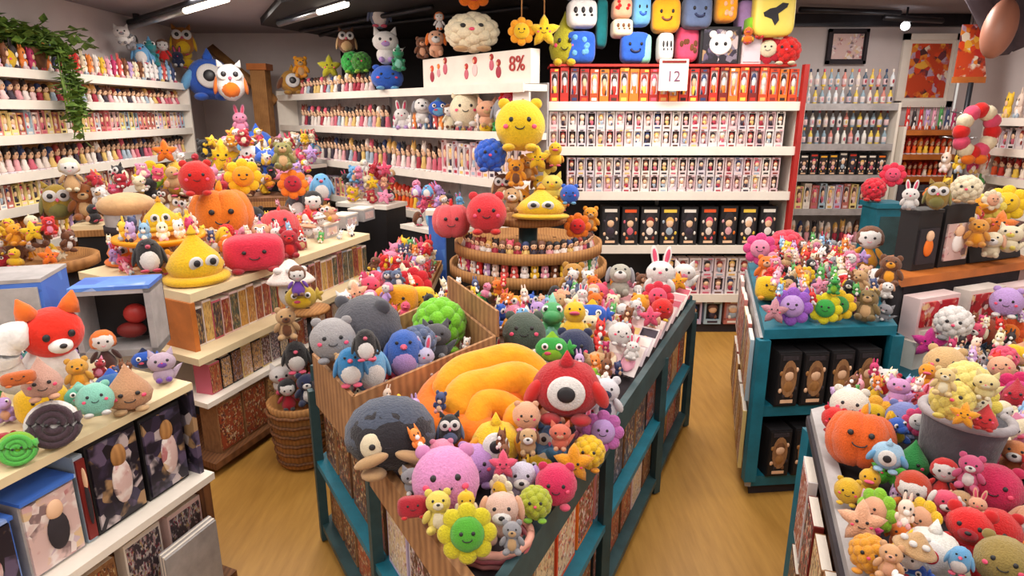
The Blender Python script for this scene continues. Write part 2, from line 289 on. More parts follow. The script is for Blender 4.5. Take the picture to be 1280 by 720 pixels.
# recipe: parts (name, shape, centre, radii, rotation, slot) in a toy one unit tall, standing on z = 0, facing -Y
# slots: 0 main, 1 second, 2 black, 3 white, 4 accent
def S2(n, sh, c, r, rot=(0, 0, 0), sl=0): return [(n, sh, (c[0], c[1], c[2]), r, rot, sl), (n, sh, (-c[0], c[1], c[2]), r, (rot[0], -rot[1], -rot[2]), sl)]
def eyes(x, y, z, r=.04, white=False):
    o = []
    if white: o += S2('eye_white', 'bead', (x, y, z), (r*1.9, r*.8, r*1.9), sl=3)
    return o+S2('eye', 'bead', (x, y-(r*.9 if white else 0), z), (r, r*.7, r), sl=2)
def P1(n, sh, c, r, rot=(0, 0, 0), sl=0): return [(n, sh, c, r, rot, sl)]
KIND = {
 'bear': ('plush bear', 'soft toy', P1('body', 'ball', (0, 0, .3), (.27, .22, .3))+P1('belly', 'ball', (0, -.08, .3), (.19, .165, .22), sl=1)+P1('head', 'ball', (0, -.03, .71), (.3, .26, .27))
    + S2('ear', 'ball', (.22, 0, .93), (.1, .06, .1))+P1('muzzle', 'ball', (0, -.25, .65), (.13, .09, .1), sl=1)+P1('nose', 'bead', (0, -.335, .69), (.045, .03, .03), sl=2)
    + eyes(.12, -.255, .77, .036)+S2('arm', 'limb', (.28, -.1, .4), (.09, .1, .19), (.4, -.5, 0))+S2('leg', 'limb', (.18, -.2, .1), (.11, .2, .1), (0, 0, .25))),
 'cat': ('plush cat', 'soft toy', P1('body', 'ball', (0, .05, .25), (.28, .25, .26))+P1('head', 'ball', (0, -.05, .62), (.38, .29, .29))+S2('ear', 'cone', (.24, -.02, .86), (.11, .07, .2), (0, .35, 0))
    + eyes(.15, -.31, .64, .045)+P1('nose', 'bead', (0, -.34, .57), (.03, .02, .02), sl=4)+P1('muzzle', 'ball', (0, -.27, .53), (.14, .08, .09), sl=1)+S2('paw', 'limb', (.13, -.22, .08), (.09, .12, .08), sl=1)
    + P1('tail', 'horn', (.24, .2, .2), (.3, .3, .5), (0, .7, .4))),
 'ball': ('round plush', 'soft toy', P1('body', 'ball', (0, 0, .5), (.5, .47, .5))+eyes(.17, -.43, .58, .05)+P1('mouth', 'smile', (0, -.46, .45), (.09, .1, .1), sl=2)+S2('ear', 'ball', (.32, 0, .92), (.12, .07, .11))
    + S2('foot', 'limb', (.22, -.3, .05), (.13, .16, .08), sl=1)+S2('cheek', 'bead', (.28, -.4, .45), (.06, .02, .045), (0, 0, .6), sl=4)),
 'penguin': ('egg-shaped plush penguin', 'soft toy', P1('body', 'ball', (0, 0, .48), (.36, .33, .5))+P1('belly', 'ball', (0, -.09, .4), (.29, .265, .38), sl=3)+P1('beak', 'cone', (0, -.33, .7), (.07, .06, .12), (PI/2, 0, 0), 4)
    + eyes(.13, -.275, .78, .035)+S2('wing', 'limb', (.36, -.02, .48), (.07, .14, .27), (0, -.25, 0))+S2('foot', 'limb', (.15, -.2, .03), (.12, .16, .05), sl=4)),
 'bunny': ('plush bunny', 'soft toy', P1('body', 'ball', (0, 0, .22), (.24, .2, .23))+P1('head', 'ball', (0, -.04, .54), (.27, .24, .23))+S2('ear', 'limb', (.12, 0, .86), (.075, .05, .22), (0, .18, 0))
    + S2('ear_lining', 'limb', (.12, -.03, .86), (.045, .035, .16), (0, .18, 0), 4)+eyes(.11, -.25, .57, .034)+P1('nose', 'bead', (0, -.28, .5), (.035, .02, .025), sl=4)+S2('arm', 'limb', (.22, -.12, .28), (.07, .08, .14), (.4, -.4, 0))+S2('leg', 'limb', (.14, -.16, .08), (.09, .17, .08), sl=1)),
 'flower': ('plush flower', 'soft toy', P1('petals', 'petals', (0, 0, .5), (.5, .5, .5))+P1('face', 'ball', (0, -.06, .5), (.29, .17, .29), sl=1)+eyes(.1, -.22, .54, .035)+P1('mouth', 'smile', (0, -.225, .45), (.08, .08, .08), sl=2)),
 'star': ('plush star', 'soft toy', P1('body', 'star', (0, 0, .5), (.52, .55, .52))+eyes(.1, -.18, .55, .035)+P1('mouth', 'smile', (0, -.19, .45), (.07, .08, .07), sl=2)+S2('cheek', 'bead', (.18, -.16, .46), (.04, .02, .03), sl=4)),
 'duck': ('plush duckling', 'soft toy', P1('body', 'ball', (0, .06, .28), (.3, .36, .28))+P1('head', 'ball', (0, -.12, .7), (.27, .26, .27))+P1('beak', 'limb', (0, -.4, .65), (.13, .12, .05), sl=4)+eyes(.12, -.34, .76, .034)
    + S2('wing', 'limb', (.3, .08, .3), (.07, .2, .15), (0, -.2, 0), 1)+S2('foot', 'limb', (.14, -.22, .03), (.1, .14, .04), sl=4)+P1('tuft', 'cone', (0, -.1, .95), (.06, .06, .1))),
 'fish': ('plush fish', 'soft toy', P1('body', 'ball', (0, 0, .42), (.48, .26, .36))+P1('tail', 'star', (.5, .02, .46), (.22, .3, .26))+P1('back_fin', 'cone', (0, 0, .74), (.22, .08, .2), sl=1)+eyes(.2, -.26, .52, .05, True)+P1('mouth', 'limb', (-.12, -.26, .33), (.1, .05, .05), sl=4)+P1('belly', 'ball', (0, -.04, .34), (.37, .235, .26), sl=1)),
 'loaf': ('loaf-shaped plush', 'soft toy', P1('body', 'loaf', (0, 0, .42), (.62, .42, .42))+eyes(.2, -.43, .5, .045)+P1('mouth', 'smile', (0, -.44, .38), (.1, .1, .1), sl=2)+S2('foot', 'limb', (.35, -.3, .05), (.13, .16, .08), sl=1)),
 'mushroom': ('plush mushroom', 'soft toy', P1('stem', 'ball', (0, 0, .3), (.27, .25, .32), sl=3)+P1('cap', 'cone', (0, 0, .58), (.5, .46, .42))+eyes(.1, -.235, .34, .035)+[('spot', 'ball', (.3*math.cos(a), .28*math.sin(a), .79), (.09, .09, .07), (0, 0, 0), 3) for a in (-2.5, -1.57, -.6, 1.2)]),
 'dino': ('plush dinosaur', 'soft toy', P1('body', 'ball', (0, .08, .32), (.28, .32, .32))+P1('head', 'ball', (0, -.16, .74), (.24, .27, .23))+P1('snout', 'ball', (0, -.36, .67), (.17, .16, .13))+P1('crest', 'spikes', (0, .05, .55), (.9, .6, .9), sl=1)+eyes(.13, -.34, .82, .04, True)
    + P1('belly', 'ball', (0, -.04, .3), (.2, .24, .23), sl=1)+P1('tail', 'cone', (0, .42, .2), (.17, .17, .4), (-1.3, 0, 0))+S2('arm', 'limb', (.25, -.16, .42), (.06, .12, .07))+S2('leg', 'limb', (.2, -.12, .1), (.12, .19, .1))),
 'owl': ('plush owl', 'soft toy', P1('body', 'ball', (0, 0, .48), (.38, .32, .48))+S2('eye_white', 'disc', (.15, -.29, .65), (.16, .2, .16), sl=3)+S2('eye', 'bead', (.15, -.33, .65), (.07, .04, .07), sl=2)+P1('beak', 'cone', (0, -.33, .54), (.05, .05, .1), (PI/2+.5, 0, 0), 4)+P1('belly', 'ball', (0, -.08, .32), (.27, .26, .27), sl=1)
    + S2('ear_tuft', 'cone', (.23, 0, .92), (.09, .07, .16), (0, .4, 0))+S2('wing', 'limb', (.36, .02, .42), (.07, .17, .26), (0, -.2, 0), 1)),
 'pumpkin': ('ribbed round plush', 'soft toy', [('lobe', 'ball', (.2*math.cos(a), .2*math.sin(a), .42), (.3, .3, .42), (0, 0, 0), 0) for a in (0, PI/3, 2*PI/3, PI, 4*PI/3, 5*PI/3)]+P1('stalk', 'horn', (0, 0, .82), (.18, .18, .2), sl=1)+eyes(.14, -.5, .5, .045)+P1('mouth', 'smile', (0, -.5, .36), (.1, .1, .1), sl=2)),
 'doll': ('plush doll', 'doll', P1('body', 'drop', (0, 0, .27), (.22, .18, .28))+P1('head', 'ball', (0, -.03, .72), (.25, .23, .24), sl=3)+P1('hair', 'hairc', (0, .02, .75), (.27, .25, .26), (.25, 0, 0), 1)+eyes(.09, -.245, .7, .03)+P1('mouth', 'smile', (0, -.26, .62), (.04, .05, .05), sl=4)
    + S2('arm', 'limb', (.23, -.06, .38), (.06, .07, .16), (.3, -.6, 0))+S2('leg', 'limb', (.1, -.14, .06), (.075, .14, .065), sl=1)),
 'drop': ('teardrop plush', 'soft toy', P1('body', 'drop', (0, 0, .44), (.42, .38, .43))+eyes(.14, -.37, .42, .045)+P1('mouth', 'smile', (0, -.385, .3), (.09, .09, .09), sl=2)+S2('cheek', 'bead', (.24, -.31, .34), (.05, .02, .04), (0, 0, .5), sl=4)+S2('foot', 'limb', (.18, -.24, .04), (.12, .15, .07), sl=1)),
 'fluff': ('fluffy pompom plush', 'soft toy', P1('body', 'fluff', (0, 0, .48), (.47, .45, .47))+eyes(.15, -.41, .55, .05)+P1('nose', 'bead', (0, -.44, .46), (.05, .04, .04), sl=4)+S2('foot', 'limb', (.2, -.26, .04), (.13, .16, .07), sl=1)),
 'dome': ('dome-shaped plush', 'soft toy', P1('body', 'drop', (0, 0, .42), (.5, .47, .42))+P1('brim', 'ring', (0, 0, .08), (.45, .43, .28))+S2('eye_white', 'disc', (.14, -.42, .42), (.12, .2, .13), (.25, 0, 0), 3)+S2('eye', 'bead', (.14, -.47, .43), (.06, .03, .065), sl=2)+P1('horn', 'cone', (0, 0, .92), (.09, .09, .14), sl=1)),
 'roll': ('spiral roll plush', 'soft toy', P1('body', 'disc', (0, .05, .5), (.48, .9, .48), sl=1)+P1('spiral', 'roll', (0, -.1, .5), (.45, .5, .45))+eyes(.1, -.2, .52, .035)),
 'ringeye': ('one-eyed plush', 'soft toy', P1('body', 'ball', (0, 0, .45), (.46, .4, .43))+P1('eye_white', 'disc', (0, -.36, .46), (.25, .35, .25), (-.05, 0, 0), 3)+P1('eye', 'bead', (0, -.43, .46), (.12, .04, .12), sl=2)+P1('crest', 'spikes', (0, -.1, .58), (.9, .7, .7))+S2('arm', 'limb', (.44, -.14, .4), (.1, .13, .24), (.3, -.5, 0), 1)+S2('foot', 'limb', (.2, -.28, .05), (.14, .17, .08))),
 'hooded': ('hooded plush', 'soft toy', P1('body', 'ball', (0, 0, .44), (.5, .42, .44))+P1('hood', 'hairc', (0, .05, .5), (.49, .42, .44), (-.3, 0, 0), 1)+P1('face_patch', 'ball', (-.2, -.34, .42), (.13, .1, .17), sl=3)+P1('eye', 'bead', (-.2, -.44, .44), (.035, .02, .04), sl=2)+S2('arm', 'limb', (.22, -.42, .26), (.2, .09, .075), (0, .35, .2), 4)+S2('foot', 'limb', (.2, -.3, .05), (.14, .17, .08), sl=4)),
 'puppy': ('plush puppy', 'soft toy', P1('body', 'ball', (0, .1, .26), (.26, .32, .25))+P1('head', 'ball', (0, -.14, .62), (.3, .27, .27))+S2('ear', 'limb', (.31, -.1, .6), (.08, .12, .22), (0, -.2, 0), 1)+P1('muzzle', 'ball', (0, -.36, .54), (.16, .13, .12), sl=3)+P1('nose', 'bead', (0, -.48, .59), (.055, .035, .04), sl=2)+eyes(.12, -.37, .7, .036)+S2('leg', 'limb', (.16, -.2, .1), (.09, .15, .1))+P1('tail', 'horn', (0, .4, .3), (.24, .24, .3), (-.6, 0, 0))),
}
TOYS = []    # every soft toy: dict(o, base, p, heap, mark, cat, fixed)
HEADP = {'eye', 'eye_white', 'muzzle', 'nose', 'ear', 'mouth', 'cheek', 'hair', 'beak', 'tuft', 'ear_lining', 'crest', 'snout', 'ear_tuft'}
def make_toy(kind, centre, h, cols, yaw=0, tilt=0, roll=0, name=None, squash=(1, 1, 1)):
    nm, cat, parts = KIND[kind]
    M = Matrix.Rotation(yaw, 3, 'Z') @ Matrix.Rotation(tilt, 3, 'X') @ Matrix.Rotation(roll, 3, 'Y')
    loc = Vector(centre)-M @ Vector((0, 0, .48*h*squash[2]))
    n = name or ('round_plush' if kind == 'ball' else nm.replace('egg-shaped ', '').replace('-shaped', '').replace('-eyed', '_eyed').replace(' ', '_'))
    o = link(n, None, None, loc, M.to_euler()); o.empty_display_size = .03
    head = None; hinv = None
    for pn, sh, c, r, ro, sl in parts:
        k = cols[sl] if sl < len(cols) and cols[sl] else {1: 'cream', 2: 'black', 3: 'white', 4: 'rose'}[sl]
        lc = tuple(a*h*s for a, s in zip(c, squash)); ls = tuple(a*h*s for a, s in zip(r, squash))
        p = link(pn, U[sh], head if head and pn in HEADP else o, lc, ro, ls, k)
        if head and pn in HEADP: p.matrix_parent_inverse = hinv
        if pn == 'head': head = p; hinv = Matrix.LocRotScale(Vector(lc), Euler(ro), Vector(ls)).inverted()
    return o
from mathutils.bvhtree import BVHTree
import numpy as np
KM = {}
def kind_mesh(kind):
    if kind not in KM:
        vs = []; ps = []; b = 0
        for pn, sh, c, r, ro, sl in KIND[kind][2]:
            if pn in ('mouth', 'cheek', 'nose'): continue
            me = U[sh]; v = np.empty(len(me.vertices)*3, dtype=np.float32); me.vertices.foreach_get('co', v); v = v.reshape(-1, 3)
            m = np.array(Matrix.LocRotScale(Vector(c), Euler(ro), Vector(r))); vs.append(v @ m[:3, :3].T+m[:3, 3])
            ps += [[i+b for i in p.vertices] for p in me.polygons]; b += len(v)
        KM[kind] = (np.concatenate(vs), ps)
    return KM[kind]
def toy_bvh(kind, centre, h, yaw, tilt, roll, squash):
    v, ps = kind_mesh(kind)
    M = Matrix.Rotation(yaw, 3, 'Z') @ Matrix.Rotation(tilt, 3, 'X') @ Matrix.Rotation(roll, 3, 'Y')
    loc = np.array(Vector(centre)-M @ Vector((0, 0, .48*h*squash[2])))
    w = (v*np.array(squash)*h) @ np.array(M).T+loc
    return BVHTree.FromPolygons(w.tolist(), ps), w.min(0), w.max(0)
def root_bvh(root):
    vs = []; ps = []
    def walk(o, M):
        M = M @ o.matrix_parent_inverse @ o.matrix_basis
        if o.type == 'MESH':
            b = len(vs); vs.extend(M @ q.co for q in o.data.vertices); ps.extend([i+b for i in p.vertices] for p in o.data.polygons)
        for c in KIDS.get(o.name, ()): walk(c, M)
    walk(root, Matrix.Identity(4))
    if not vs: return None
    a = np.array([tuple(x) for x in vs]); return BVHTree.FromPolygons(vs, ps), a.min(0), a.max(0)
BODIES = []     # (bvh, lo, hi) of everything a toy must not cut into
def static(*roots):
    for r in roots:
        q = root_bvh(r)
        if q: BODIES.append(q)
def hits(q):
    for o in BODIES:
        if (q[1] < o[2]).all() and (q[2] > o[1]).all() and q[0].overlap(o[0]): return True
    return False
def inside(poly, x, y):
    c = False; j = len(poly)-1
    for i in range(len(poly)):
        a, b = poly[i], poly[j]
        if (a[1] > y) != (b[1] > y) and x < (b[0]-a[0])*(y-a[1])/(b[1]-a[1])+a[0]: c = not c
        j = i
    return c
def edge(poly, x, y):
    m = 9
    for i in range(len(poly)):
        a = Vector(poly[i][:2]); b = Vector(poly[(i+1) % len(poly)][:2]); d = b-a
        t = max(0, min(1, (Vector((x, y))-a).dot(d)/d.length_squared)); m = min(m, (a+d*t-Vector((x, y))).length)
    return m
class Heap:
    def __init__(s, z, zone, group, soft=.8, poly=None): s.z = z; s.it = []; s.zone = zone; s.group = group; s.marks = []; s.q = []; s.poly = poly
    def block(s, *a): pass
    def add(s, kind, p, h, cols, desc, short, yaw, tilt, roll, squash, q, extra=None):
        BODIES.append(q); s.it.append((p[0], p[1], p[2], .46*h))
        o = make_toy(kind, p, h, cols, yaw, tilt, roll, squash=squash); nm = KIND[kind][0]
        d = dict(o=o, base=desc or f"small {cn(cols[0])} {nm}", p=Vector(p), heap=s, mark=short, cat=KIND[kind][1], fixed=bool(desc)); d.update(extra or {})
        TOYS.append(d); return o
    def px(s, px, py, spx, kind, cols, desc=None, yaw=0, tilt=None, roll=0, hmax=.3, squash=(1, 1, 1), short=None, zc=None): s.q.append((px, py, spx, kind, cols, desc, yaw, tilt, roll, squash, short, zc))
    def settle(s):
        """each listed toy goes on its line of sight: on the board if that is free, else nearer along the line, on or before its neighbours"""
        for px, py, spx, kind, cols, desc, yaw, tilt, roll, squash, short, zc in sorted(s.q, key=lambda a: -a[2]):
            r = ray(px, py); z0 = zc
            if z0 is None:
                z0 = s.z+.1
                for _ in range(4): z0 = s.z+.47*squash[2]*spx*depth(at(px, py, z0))/FPX
            p = at(px, py, z0); T = R.uniform(-.45, -.1) if tilt is None else tilt; best = None; sp0 = spx
            for sc in (1, .88, .78):
                spx = sp0*sc
                for ox, oy in ((0, 0), (.13, 0), (-.13, 0), (0, .12), (0, -.12), (.22, .1), (-.22, .1)):
                    r = ray(px+ox*sp0, py+oy*sp0); p2 = at(px+ox*sp0, py+oy*sp0, z0); t = p2.y/r[1]
                    for k in range(8 if ox or oy else 11):
                        c = Vector((r[0]*t, r[1]*t, EYE+r[2]*t)); h = spx*depth(c)/FPX; Y = math.atan2(-c.x, c.y)+yaw
                        if not s.poly or inside(s.poly, c.x, c.y):
                            q = toy_bvh(kind, c, h, Y, T, roll, squash)
                            if q[1][2] < s.z+.001: c = c+Vector((0, 0, s.z+.001-float(q[1][2]))); q = toy_bvh(kind, c, h, Y, T, roll, squash)
                            if not hits(q): best = (c, h, Y, q); break
                        t *= .986
                    if best: break
                if best: break
            if not best and desc and (not s.poly or inside(s.poly, p.x, p.y)):
                c = Vector(p); h = sp0*.8*depth(c)/FPX; Y = math.atan2(-c.x, c.y)+yaw; best = (c, h, Y, toy_bvh(kind, c, h, Y, T, roll, squash))
            if not best and desc:
                h = sp0*depth(p)/FPX*.9; c = Vector(p); Y = math.atan2(-c.x, c.y)+yaw
                if s.poly:
                    m = sum((Vector(v[:2]) for v in s.poly), Vector((0, 0)))/len(s.poly)
                    for k in range(40):
                        if inside(s.poly, c.x, c.y) and edge(s.poly, c.x, c.y) > .25*h: break
                        c.x += (m.x-c.x)*.06; c.y += (m.y-c.y)*.06
                g = s.drop(kind, c.x, c.y, h, Y, T, roll, squash)
                if g: c.z = g[0]; best = (c, h, Y, g[1])
                else: best = (c, h, Y, toy_bvh(kind, c, h, Y, T, roll, squash))
            if best:
                c, h, Y, q = best
                s.add(kind, c, h, cols, desc, short or (f"{cn(cols[0])} {KIND[kind][0]}" if desc and cols[0][0] != '#' else None), Y, T, roll, squash, q)
        s.q = []
    def drop(s, kind, x, y, h, yaw, tilt, roll, squash=(1, 1, 1), zmin=None, zmax=9):
        z = max(s.z+.3*h, zmin or 0)
        for a, b, c, q in s.it:
            d2 = (x-a)**2+(y-b)**2; R_ = (.46*h+q)*.62
            if d2 < R_*R_: z = max(z, c+math.sqrt(R_*R_-d2))
        for k in range(22):
            if z > zmax: return None
            q = toy_bvh(kind, (x, y, z), h, yaw, tilt, roll, squash)
            if q[1][2] < s.z+.001: z += max(.004, s.z+.001-float(q[1][2])); continue
            if not hits(q): return z, q
            z += .02
        return None
    def col(s, px, Y, spx, kind, cols, desc, tilt=-.1, yaw=0, squash=(1, 1, 1), short=None):
        """a listed toy stacked on what already lies in photo column px at distance Y"""
        z = s.z+.1
        for _ in range(3):
            x = (px-640)/FPX*depth((0, Y, z)); h = spx*depth((0, Y, z))/FPX; g = s.drop(kind, x, Y, h, math.atan2(-x, Y)+yaw, tilt, 0, squash)
            if not g: return
            z = g[0]
        x = (px-640)/FPX*depth((0, Y, z))
        return s.add(kind, (x, Y, z), h, cols, desc, short, math.atan2(-x, Y)+yaw, tilt, 0, squash, g[1])
    def minis(s, poly, n, sizes, lim, label, grp, tries=5):
        """tiny toys filling the gaps, one mesh each"""
        s.settle(); xs = [p[0] for p in poly]; ys = [p[1] for p in poly]; k = 0
        for _ in range(n*tries):
            if k >= n: break
            x, y = R.uniform(min(xs), max(xs)), R.uniform(min(ys), max(ys)); h = R.uniform(*sizes)
            if not inside(poly, x, y) or edge(poly, x, y) < .42*h: continue
            me = R.choice(MN); ro = (R.uniform(-.5, .1), R.uniform(-.3, .3), math.atan2(-x, y)+R.uniform(-.8, .8)); z = s.z+.002; ok = False
            if me.name not in KM: KM[me.name] = (np.array([tuple(v.co) for v in me.vertices]), [list(p.vertices) for p in me.polygons])
            v, ps = KM[me.name]; w0 = (v*np.array((.62*h, .62*h, h))) @ np.array(Euler(ro).to_matrix()).T
            z -= float(w0[:, 2].min())
            for a, b, c, q in s.it:
                d2 = (x-a)**2+(y-b)**2; R_ = q*.8
                if d2 < R_*R_: z = max(z, c+math.sqrt(R_*R_-d2))
            for j in range(14):
                if z+.6*h > s.z+lim: break
                w = w0+np.array((x, y, z)); q = (BVHTree.FromPolygons(w.tolist(), ps), w.min(0), w.max(0))
                if not hits(q): ok = True; break
                z += .015
            if not ok: continue
            BODIES.append(q); sp = ('bear', 'cat', 'bunny')[MN.index(me)]; o = link('tiny_plush_'+sp, me, None, (x, y, z), ro, (.62*h, .62*h, h)); tag(o, label.replace('soft toy', 'plush '+sp), 'soft toy', grp+', '+sp+'s'); k += 1
    def fill(s, poly, n, sizes, kinds, palette, lim, tries=7):
        s.settle()
        xs = [p[0] for p in poly]; ys = [p[1] for p in poly]; k = 0
        for _ in range(n*tries):
            if k >= n: break
            x, y = R.uniform(min(xs), max(xs)), R.uniform(min(ys), max(ys))
            if not inside(poly, x, y): continue
            h = R.uniform(*sizes)
            if edge(poly, x, y) < .36*h: continue
            kd = R.choice(kinds); yaw, tilt, roll = math.atan2(-x, y)+R.uniform(-.8, .8), R.uniform(-.55, .05), R.uniform(-.3, .3)
            g = s.drop(kd, x, y, h, yaw, tilt, roll, zmax=s.z+lim-.4*h)
            if not g: continue
            c = R.choice(palette); c = (c, R.choice(['cream', 'white', 'yellow', 'peach', 'pink', 'tan', c]))
            s.add(kd, (x, y, g[0]), h, c, None, None, yaw, tilt, roll, (1, 1, 1), g[1], dict(c2=c[1], c0=c[0])); k += 1
ALLK = ['bear', 'cat', 'ball', 'bunny', 'duck', 'doll', 'drop', 'owl', 'puppy', 'star', 'flower', 'penguin', 'fluff', 'mushroom', 'dino', 'fish']
BRIGHT = ['red', 'crimson', 'orange', 'amber', 'yellow', 'pink', 'rose', 'magenta', 'cream', 'white', 'tan', 'peach', 'lilac', 'sky', 'green', 'brown', 'lime', 'grey', 'black', 'blue']
# ------------------------------------------------------------------ the room
CEIL = 3.1
struct('floor', MB().box((.35, 4.6, -.05), (9.9, 10.4, .1)), 'floor_vinyl')
struct('ceiling', MB().box((.35, 4.6, CEIL+.05), (9.9, 10.4, .1)), 'ceiling_paint')
struct('wall_left', MB().box((-4.55, 4.6, CEIL/2), (.1, 10.4, CEIL)), 'wall_paint')
struct('wall_back', MB().box((-3.5, 9.75, CEIL/2), (2.1, .1, CEIL)), 'wall_paint')
struct('wall_back_dark', MB().box((.13, 9.75, CEIL/2), (5.16, .1, CEIL)), 'wall_dark')
struct('wall_back_right', MB().box((3.95, 7.97, CEIL/2), (2.6, .1, CEIL)), 'wall_paint')
struct('wall_inner', MB().box((2.69, 8.86, CEIL/2), (.08, 1.68, CEIL)), 'wall_dark')
struct('wall_right', MB().box((5.28, 3.6, CEIL/2), (.1, 8.5, CEIL)), 'wall_paint')
dc = MB().prism([(-3.0, 8.2), (-2.2, 6.6), (-1.0, 5.6), (2.3, 5.5), (2.65, 9.69), (-2.4, 9.69)], 3.02, 3.098)
struct('ceiling_dark', dc, 'wall_dark')
struct('trim_1', MB().box((3.95, 7.88, 3.03), (2.55, .08, .13)), 'dark_metal')
# arched rails below the dark ceiling
for a, b in (((400, 44), (660, 4)), ((375, 30), (540, 0))):
    p0, p1 = atY(*a, 8.4), atY(*b, 6.6)
    m = (p0+p1)/2+Vector((0, 0, .12))
    pts = [p0.lerp(m, t).lerp(m.lerp(p1, t), t) for t in [k/12 for k in range(13)]]
    for q in pts: q.z = min(q.z, 2.98)
    tag(link('ceiling_rail', MB().tube(pts, .025, 0, 8).mesh('ceiling_rail', ['dark_metal'])), 'dark bent rail hung '+('low ' if a[0] == 400 else 'high ')+'under the black ceiling', 'rail')
# tube lamps of the track on the left
for k, (a, b) in enumerate((((162, 34), (288, -3)), ((348, 30), (436, 4)))):
    p0, p1 = at(*a, 2.98), at(*b, 2.98)
    t = thing('track_light', ('long tube track lamp over the wall shelving' if k == 0 else 'short tube track lamp beside the black ceiling'), 'lamp', (p0+p1)/2)
    d = (p1-p0); L = d.length/2; u = d.normalized()
    part('housing', MB().tube([u*-L+Vector((0, 0, .05)), u*L+Vector((0, 0, .05))], .035, 0, 10), 'dark_metal', t)
    part('tube', MB().tube([u*(L*.25), u*(L*.95)], .03, 0, 10), 'lamp_glow', t)
    part('sleeve', MB().tube([u*(-L*.98), u*(L*.22)], .032, 0, 10), 'metal', t)
    for s_ in (-.8, .8): part('bracket', MB().box(u*(L*s_)+Vector((0, 0, .085)), (.05, .05, .07)), 'dark_metal', t)
p = atY(1132, 30, 7.4); t = thing('spot_lamp', 'small lit white spotlight over the bottle shelves', 'lamp', p)
part('stem', MB().tube([(0, 0, 0), (0, 0, CEIL-p.z)], .012, 0, 8), 'dark_metal', t); part('bulb', MB().ball((0, 0, -.02), .045, 0, 12, 8), 'spot_glow', t)
for x0, x1, y in ((1000, 1125, 12), (1105, 1178, 22)):
    p0, p1 = atY(x0, y, 7.2), atY(x1, y+4, 7.5)
    tag(link('lamp_track', MB().tube([p0, p1], .03, 0, 8).mesh('lamp_track', ['dark_metal'])), 'dark lamp track across the ceiling '+('by the yellow bag' if x0 == 1000 else 'before the framed poster'), 'rail')
# ------------------------------------------------------------------ small shelf goods, one mesh each (front at -Y, 1 x 1 x 1)
def lettering(cu, parent, loc):
    tmp = bpy.data.objects.new('tmp', cu); COL.objects.link(tmp); bpy.context.view_layer.update()
    me = bpy.data.meshes.new_from_object(tmp.evaluated_get(bpy.context.evaluated_depsgraph_get())); COL.objects.unlink(tmp); bpy.data.objects.remove(tmp)
    return link('lettering', me, parent, loc, (PI/2, 0, 0))
def figure_box(v):
    b = MB(); b.box((0, .1, .5), (1, .8, 1), 0); b.box((0, -.4, .1+.02*v), (1, .2, .2+.04*v), 0); b.box((0, -.4, .95), (1, .2, .1), 0)
    for s_ in (-1, 1): b.box((s_*.45, -.4, .55), (.1, .2, .7), 0)
    b.box((0, -.305, .55), (.8, .02, .72), 1)
    b.ball((0, -.38, .38), (.22+.03*v, .12, .17), 4, 8, 6); b.ball((0, -.4, .61), (.25, .13, .15), 3, 8, 6); b.ball((0, -.36, .69), (.3, .13, .16), 2, 8, 6)
    b.ball((-.17 if v else .17, -.42, .3), (.1, .1, .1), 2, 6, 5)
    b.box((0, -.505, .1), (.6, .01, .09), 4 if v != 1 else 2); b.box((.2*(v-1), -.505, .95), (.4, .01, .06), 2 if v != 2 else 4)
    return b
FB = [figure_box(v).mesh('figure_box', ['carton_pale', 'carton_pale' if v != 1 else 'black_mat', 'hair', 'skin', 'dress']) for v in range(3)]
FBW = [figure_box(v).mesh('figure_box', ['hair_warm', 'carton_pale', 'hair', 'felt_white' if v else 'skin', 'dress_warm']) for v in range(3)]
FBM = [figure_box(v).mesh('toy_box', ['carton_mixed', 'carton_pale' if v else 'black_mat', 'hair', 'skin', 'dress']) for v in range(3)]
def black_box(v):
    b = MB(); b.box((0, .02, .5), (1, .94, 1), 0); b.box((0, -.47, .5), (.94, .05, .94), 0); b.lathe([(.34, 0), (.34, .02)], (0, -.495, .52), 1, 18, (PI/2, 0, 0), False)
    b.ball((0, -.48, .64), (.27, .06, .14), 2, 10, 7); b.ball((0, -.49, .58), (.22, .07, .11), 3, 10, 7); b.ball((0, -.48, .38), (.24+.03*v, .06, .13), 4, 10, 7)
    for x, z, m in ((-.33, .3, 3), (.34, .33, 5), (-.34, .62, 4), (.33, .68, 3), (.2, .2, 2), (-.15, .2, 5)): b.ball((x, -.485, z), (.09, .04, .05), m, 7, 5)
    b.box((0, -.5, .9), (.7, .02, .08), 5); b.box((0, -.5, .1), (.55, .02, .06), 3)
    return b
BB = [black_box(v).mesh('dark_figure_box', ['black_mat', 'fabric_dark', 'hair', 'skin', 'dress', 'shelf_white' if v else 'dress_warm']) for v in range(2)]
BT = [black_box(v).mesh('dark_picture_box', ['black_mat', 'cardboard', 'brown_wood', 'skin', 'wood', 'fabric_dark']) for v in range(2)]
def figurine(v):
    b = MB(); b.lathe([(.5, 0), (.5, .04), (.42, .06)], n=10, mi=0, smooth=False)
    b.lathe([(.28, .05), (.36+.06*v, .12), (.22, .4), (.12, .52)], n=10, mi=4); b.ball((0, -.02, .68), (.34, .3, .2), 3, 10, 7); b.ball((0, .06, .75), (.4, .34, .23), 2, 10, 7)
    for s_ in (-1, 1):
        b.ball((s_*.32, -.06, .36), (.1, .12, .13), 4, 7, 5); b.ball((s_*.13, -.3, .68), (.045, .03, .04), 1, 6, 4)
        if v == 1: b.ball((s_*.34, .05, .95), (.12, .08, .1), 2, 7, 5)
        if v == 2: b.ball((s_*.46, .08, .6), (.12, .12, .22), 2, 7, 5)
    return b
FG = [figurine(v).mesh('doll_figurine', ['carton_pale', 'felt_black', 'hair', 'skin', 'dress']) for v in range(3)]
FGW = [figurine(v).mesh('doll_figurine', ['carton_pale', 'felt_black', 'hair_warm', 'skin', 'dress_warm']) for v in range(3)]
